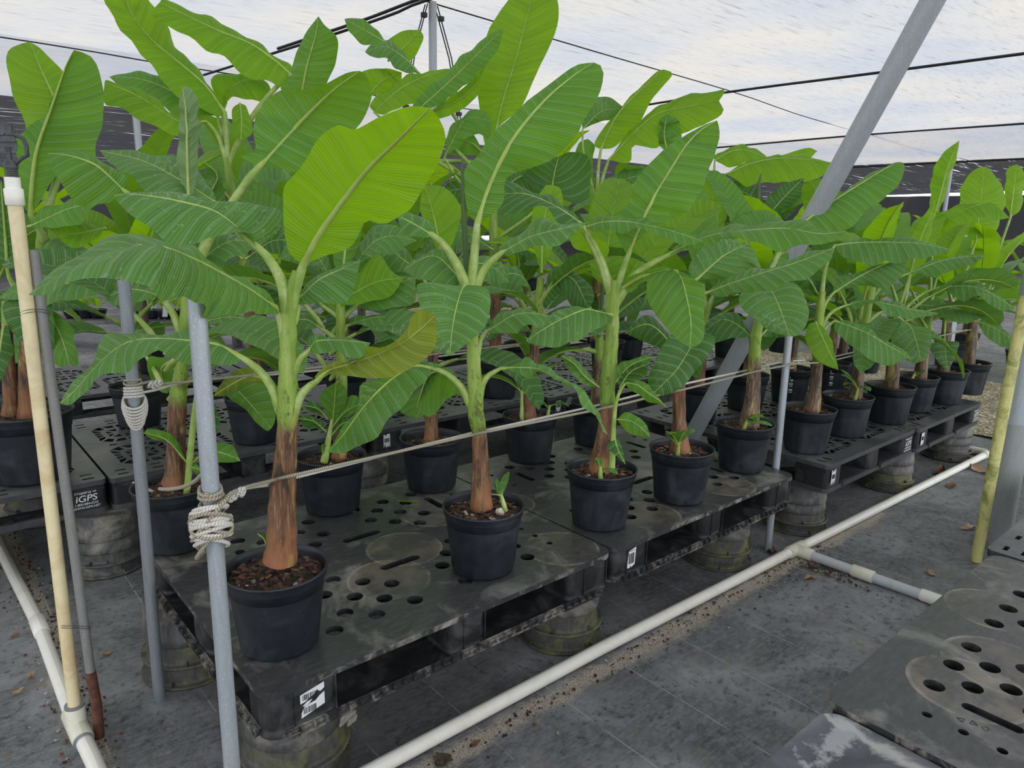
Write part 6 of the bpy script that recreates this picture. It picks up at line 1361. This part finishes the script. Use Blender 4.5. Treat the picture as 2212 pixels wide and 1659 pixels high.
# loose grit washed along the pipes
def grit(name, label, fn, n, seed):
    rr = random.Random(seed); b = MB()
    for _ in range(n):
        x, y = fn(rr); l = rr.uniform(.002, .009)*rr.uniform(.6, 1.4); b.box((x, y, .002+l*.2), (l, l*rr.uniform(.4, .9), l*.45), Matrix.Rotation(rr.random()*PI, 3, 'Z'), rr.choice((0, 0, 1, 1, 2, 3, 3)))
    o = b.build(name, CHIPS); tag(o, label, 'grit'); o['kind'] = 'stuff'
grit('bark_grit', 'bark grit and perlite strewn along the front pipe', lambda r: (r.uniform(.7, 3.3), 1.475-abs(r.gauss(0, .055))), 420, 1)
grit('bark_grit', 'bark grit and perlite strewn along the left pipe', lambda r: (.262+abs(r.gauss(.012, .030)) if r.random() < .75 else .215-abs(r.gauss(0, .03)), r.uniform(1.6, 4.2)), 560, 2)
grit('bark_grit', 'bark grit in the corner of the pipe tee', lambda r: (2.98+abs(r.gauss(0, .05)) - .02, 1.42-abs(r.gauss(0, .16))), 240, 3)

# ------------------------------------------------------------------ what shows through the gaps behind
def leafy(label, p, h, sp, seed, c='young', n=26, flowers=None):
    rr = random.Random(seed); r = thing('nursery_shrub', label, 'shrub', p, 0, 'young nursery plants far behind')
    s = h*.45/.217; key = ('shrubpot', round(h, 2))
    b = MB(); b.lathe([(q*s*1.1, z*s*.8) for q, z in POT_PROF], 20); b.build('nursery_pot', POT, r)
    b = MB(); z0 = .15*s
    for _ in range(n):
        a = rr.random()*2*PI; e = rr.uniform(.3, 1.4); L = sp*rr.uniform(.6, 1.1); d = Vector((math.cos(a)*math.cos(e), math.sin(a)*math.cos(e), math.sin(e))); w = d.cross(Vector((0, 0, 1))).normalized()*L*.16
        o = Vector((0, 0, z0+h*.3*rr.random())); m = o+d*L*.55; t = o+d*L-Vector((0, 0, L*.25))
        b.add([o, m+w, t, m-w], [(0, 1, 2, 3)], [(0, 0), (L*.5, .05), (L, 0), (L*.5, -.05)])
    b.build('foliage', LEAF[c], r)
    if flowers:
        b = MB()
        for _ in range(14):
            a = rr.random()*2*PI; q = sp*.6*rr.random(); b.box((q*math.cos(a), q*math.sin(a), z0+h*(.6+.4*rr.random())), (.10, .10, .06), Matrix.Rotation(a, 3, 'Z'))
        b.build('flowers', flowers, r)
OR = simple('orange_flowers', (.55, .22, .06), .7)
spots = [(560, 575, 15), (590, 545, 17), (640, 560, 18), (655, 600, 14), (600, 610, 13), (830, 548, 18), (850, 565, 15), (870, 540, 19), (800, 560, 16), (1075, 600, 14), (1150, 590, 16), (1290, 575, 17), (1130, 560, 20), (720, 560, 19), (700, 590, 15), (1240, 590, 15)]
words = ['leftmost clump in the gap behind the orange stem', 'behind the leftmost clump', 'third clump from the left in that gap', 'low clump right of the orange stem gap', 'lowest clump in the orange stem gap', 'with orange flowers left of the second front plant', 'in front of the orange flowers', 'with orange flowers, right one', 'left of the orange flowers',
         'behind the second front plant', 'right of the second front plant crown', 'behind the third front plant', 'farthest one at centre', 'between the first two front plants, farther', 'between the first two front plants, nearer', 'left of the third front plant crown']
for k, ((px, py, dd), wd) in enumerate(zip(spots, words)):
    p = at(px, py, dd); leafy('far bright green nursery plant '+wd, (p.x, p.y, 0.0), .75, .75, 200+k, 'young', 26, OR if k in (5, 7) else None)
# hanging-basket pots on a bench at far left
bench = [at(px, 690, 8.2) for px in (60, 240, 460)]
zb = bench[1].z
bn = thing('potting_bench', 'low dark bench at the far left carrying a row of round pots', 'bench', (0, 0, 0))
b = MB(); v0, v1 = Vector((bench[0].x-1.2, bench[0].y+.9, zb-.02)), Vector((bench[2].x+1.6, bench[2].y-.9, zb-.02)); dv = (v1-v0); mid = (v0+v1)/2
rot = Matrix.Rotation(math.atan2(dv.y, dv.x), 3, 'Z'); b.box(mid, (dv.length, .5, .04), rot); b.build('bench_top', LATTICE, bn)
for k in range(5):
    q = v0.lerp(v1, (k+.5)/5); b = MB(); b.tube([(q.x, q.y, 0), (q.x, q.y, zb-.04)], .06, 10); b.build('leg', POTOLD, bn)
bw = ['first', 'second', 'third', 'fourth', 'fifth', 'sixth', 'seventh']
for k, px in enumerate((150, 180, 205, 290, 318, 345, 372)):
    p = at(px, 690, 8.2); q = v0+dv*((p-v0).dot(dv)/dv.length_squared)
    t = thing('bowl_pot', 'round black bowl pot, '+bw[k]+' from the left on the far bench', 'pot', (q.x, q.y, zb), 0, 'bowl pots on the far bench')
    b = MB(); b.lathe([(0, .002), (.055, .002), (.075, .03), (.092, .09), (.098, .095), (.098, .105), (.09, .105), (.082, .09), (0, .09)], 24); b.build('bowl', POT, t)
    rr = random.Random(k)
    for i in range(5): grown_leaf(t, Vector((0, 0, .09)), rr.random()*6.28, 1.1, .16, .05, .8, 'young', .06, rr, .2, 8, .004, 4)
MB().tube([(9.6, 2.0, .03), (9.4, -1.0, .03)], .03, 12).build('tmp', PVC); o = bpy.data.objects['tmp']; o.name = 'irrigation_pipe'; tag(o, 'white pipe on the cloth beyond the gravel at the right', 'pipe')

rr = random.Random(8); b = MB(); q0 = at_y(2108, 705, 1.60)
for k in range(26):
    a = rr.random()*6.28; L = rr.uniform(.06, .17); d = Vector((math.cos(a)*.022, math.sin(a)*.022, 0)); s0_ = q0+Vector((rr.uniform(-.012, .012), rr.uniform(-.012, .012), -rr.random()*.07))
    b.tube([tuple(s0_), tuple(s0_+d*.6-Vector((0, 0, L*.5))), tuple(s0_+d*rr.uniform(.2, 1.2)-Vector((0, 0, L)))], .0012, 4, False)
tag(b.build('frayed_twine', LABELW), 'tuft of frayed white twine hanging at the last front stem', 'twine')
tg = thing('plant_tag', 'white plant tag on a thin stake behind the two grey posts', 'tag', tuple(at(356, 690, 4.3)))
u_ = RX*.15+Vector((0, 0, 1)); u_.normalize()
MB().tube([tuple(-u_*.18), tuple(u_*.02)], .003, 6).build('stake', WIRE, tg)
b = MB(); b.box(tuple(u_*.07), (.030, .004, .11), Matrix((RX, RZ, u_)).transposed()); b.build('tag_card', LABELW, tg)
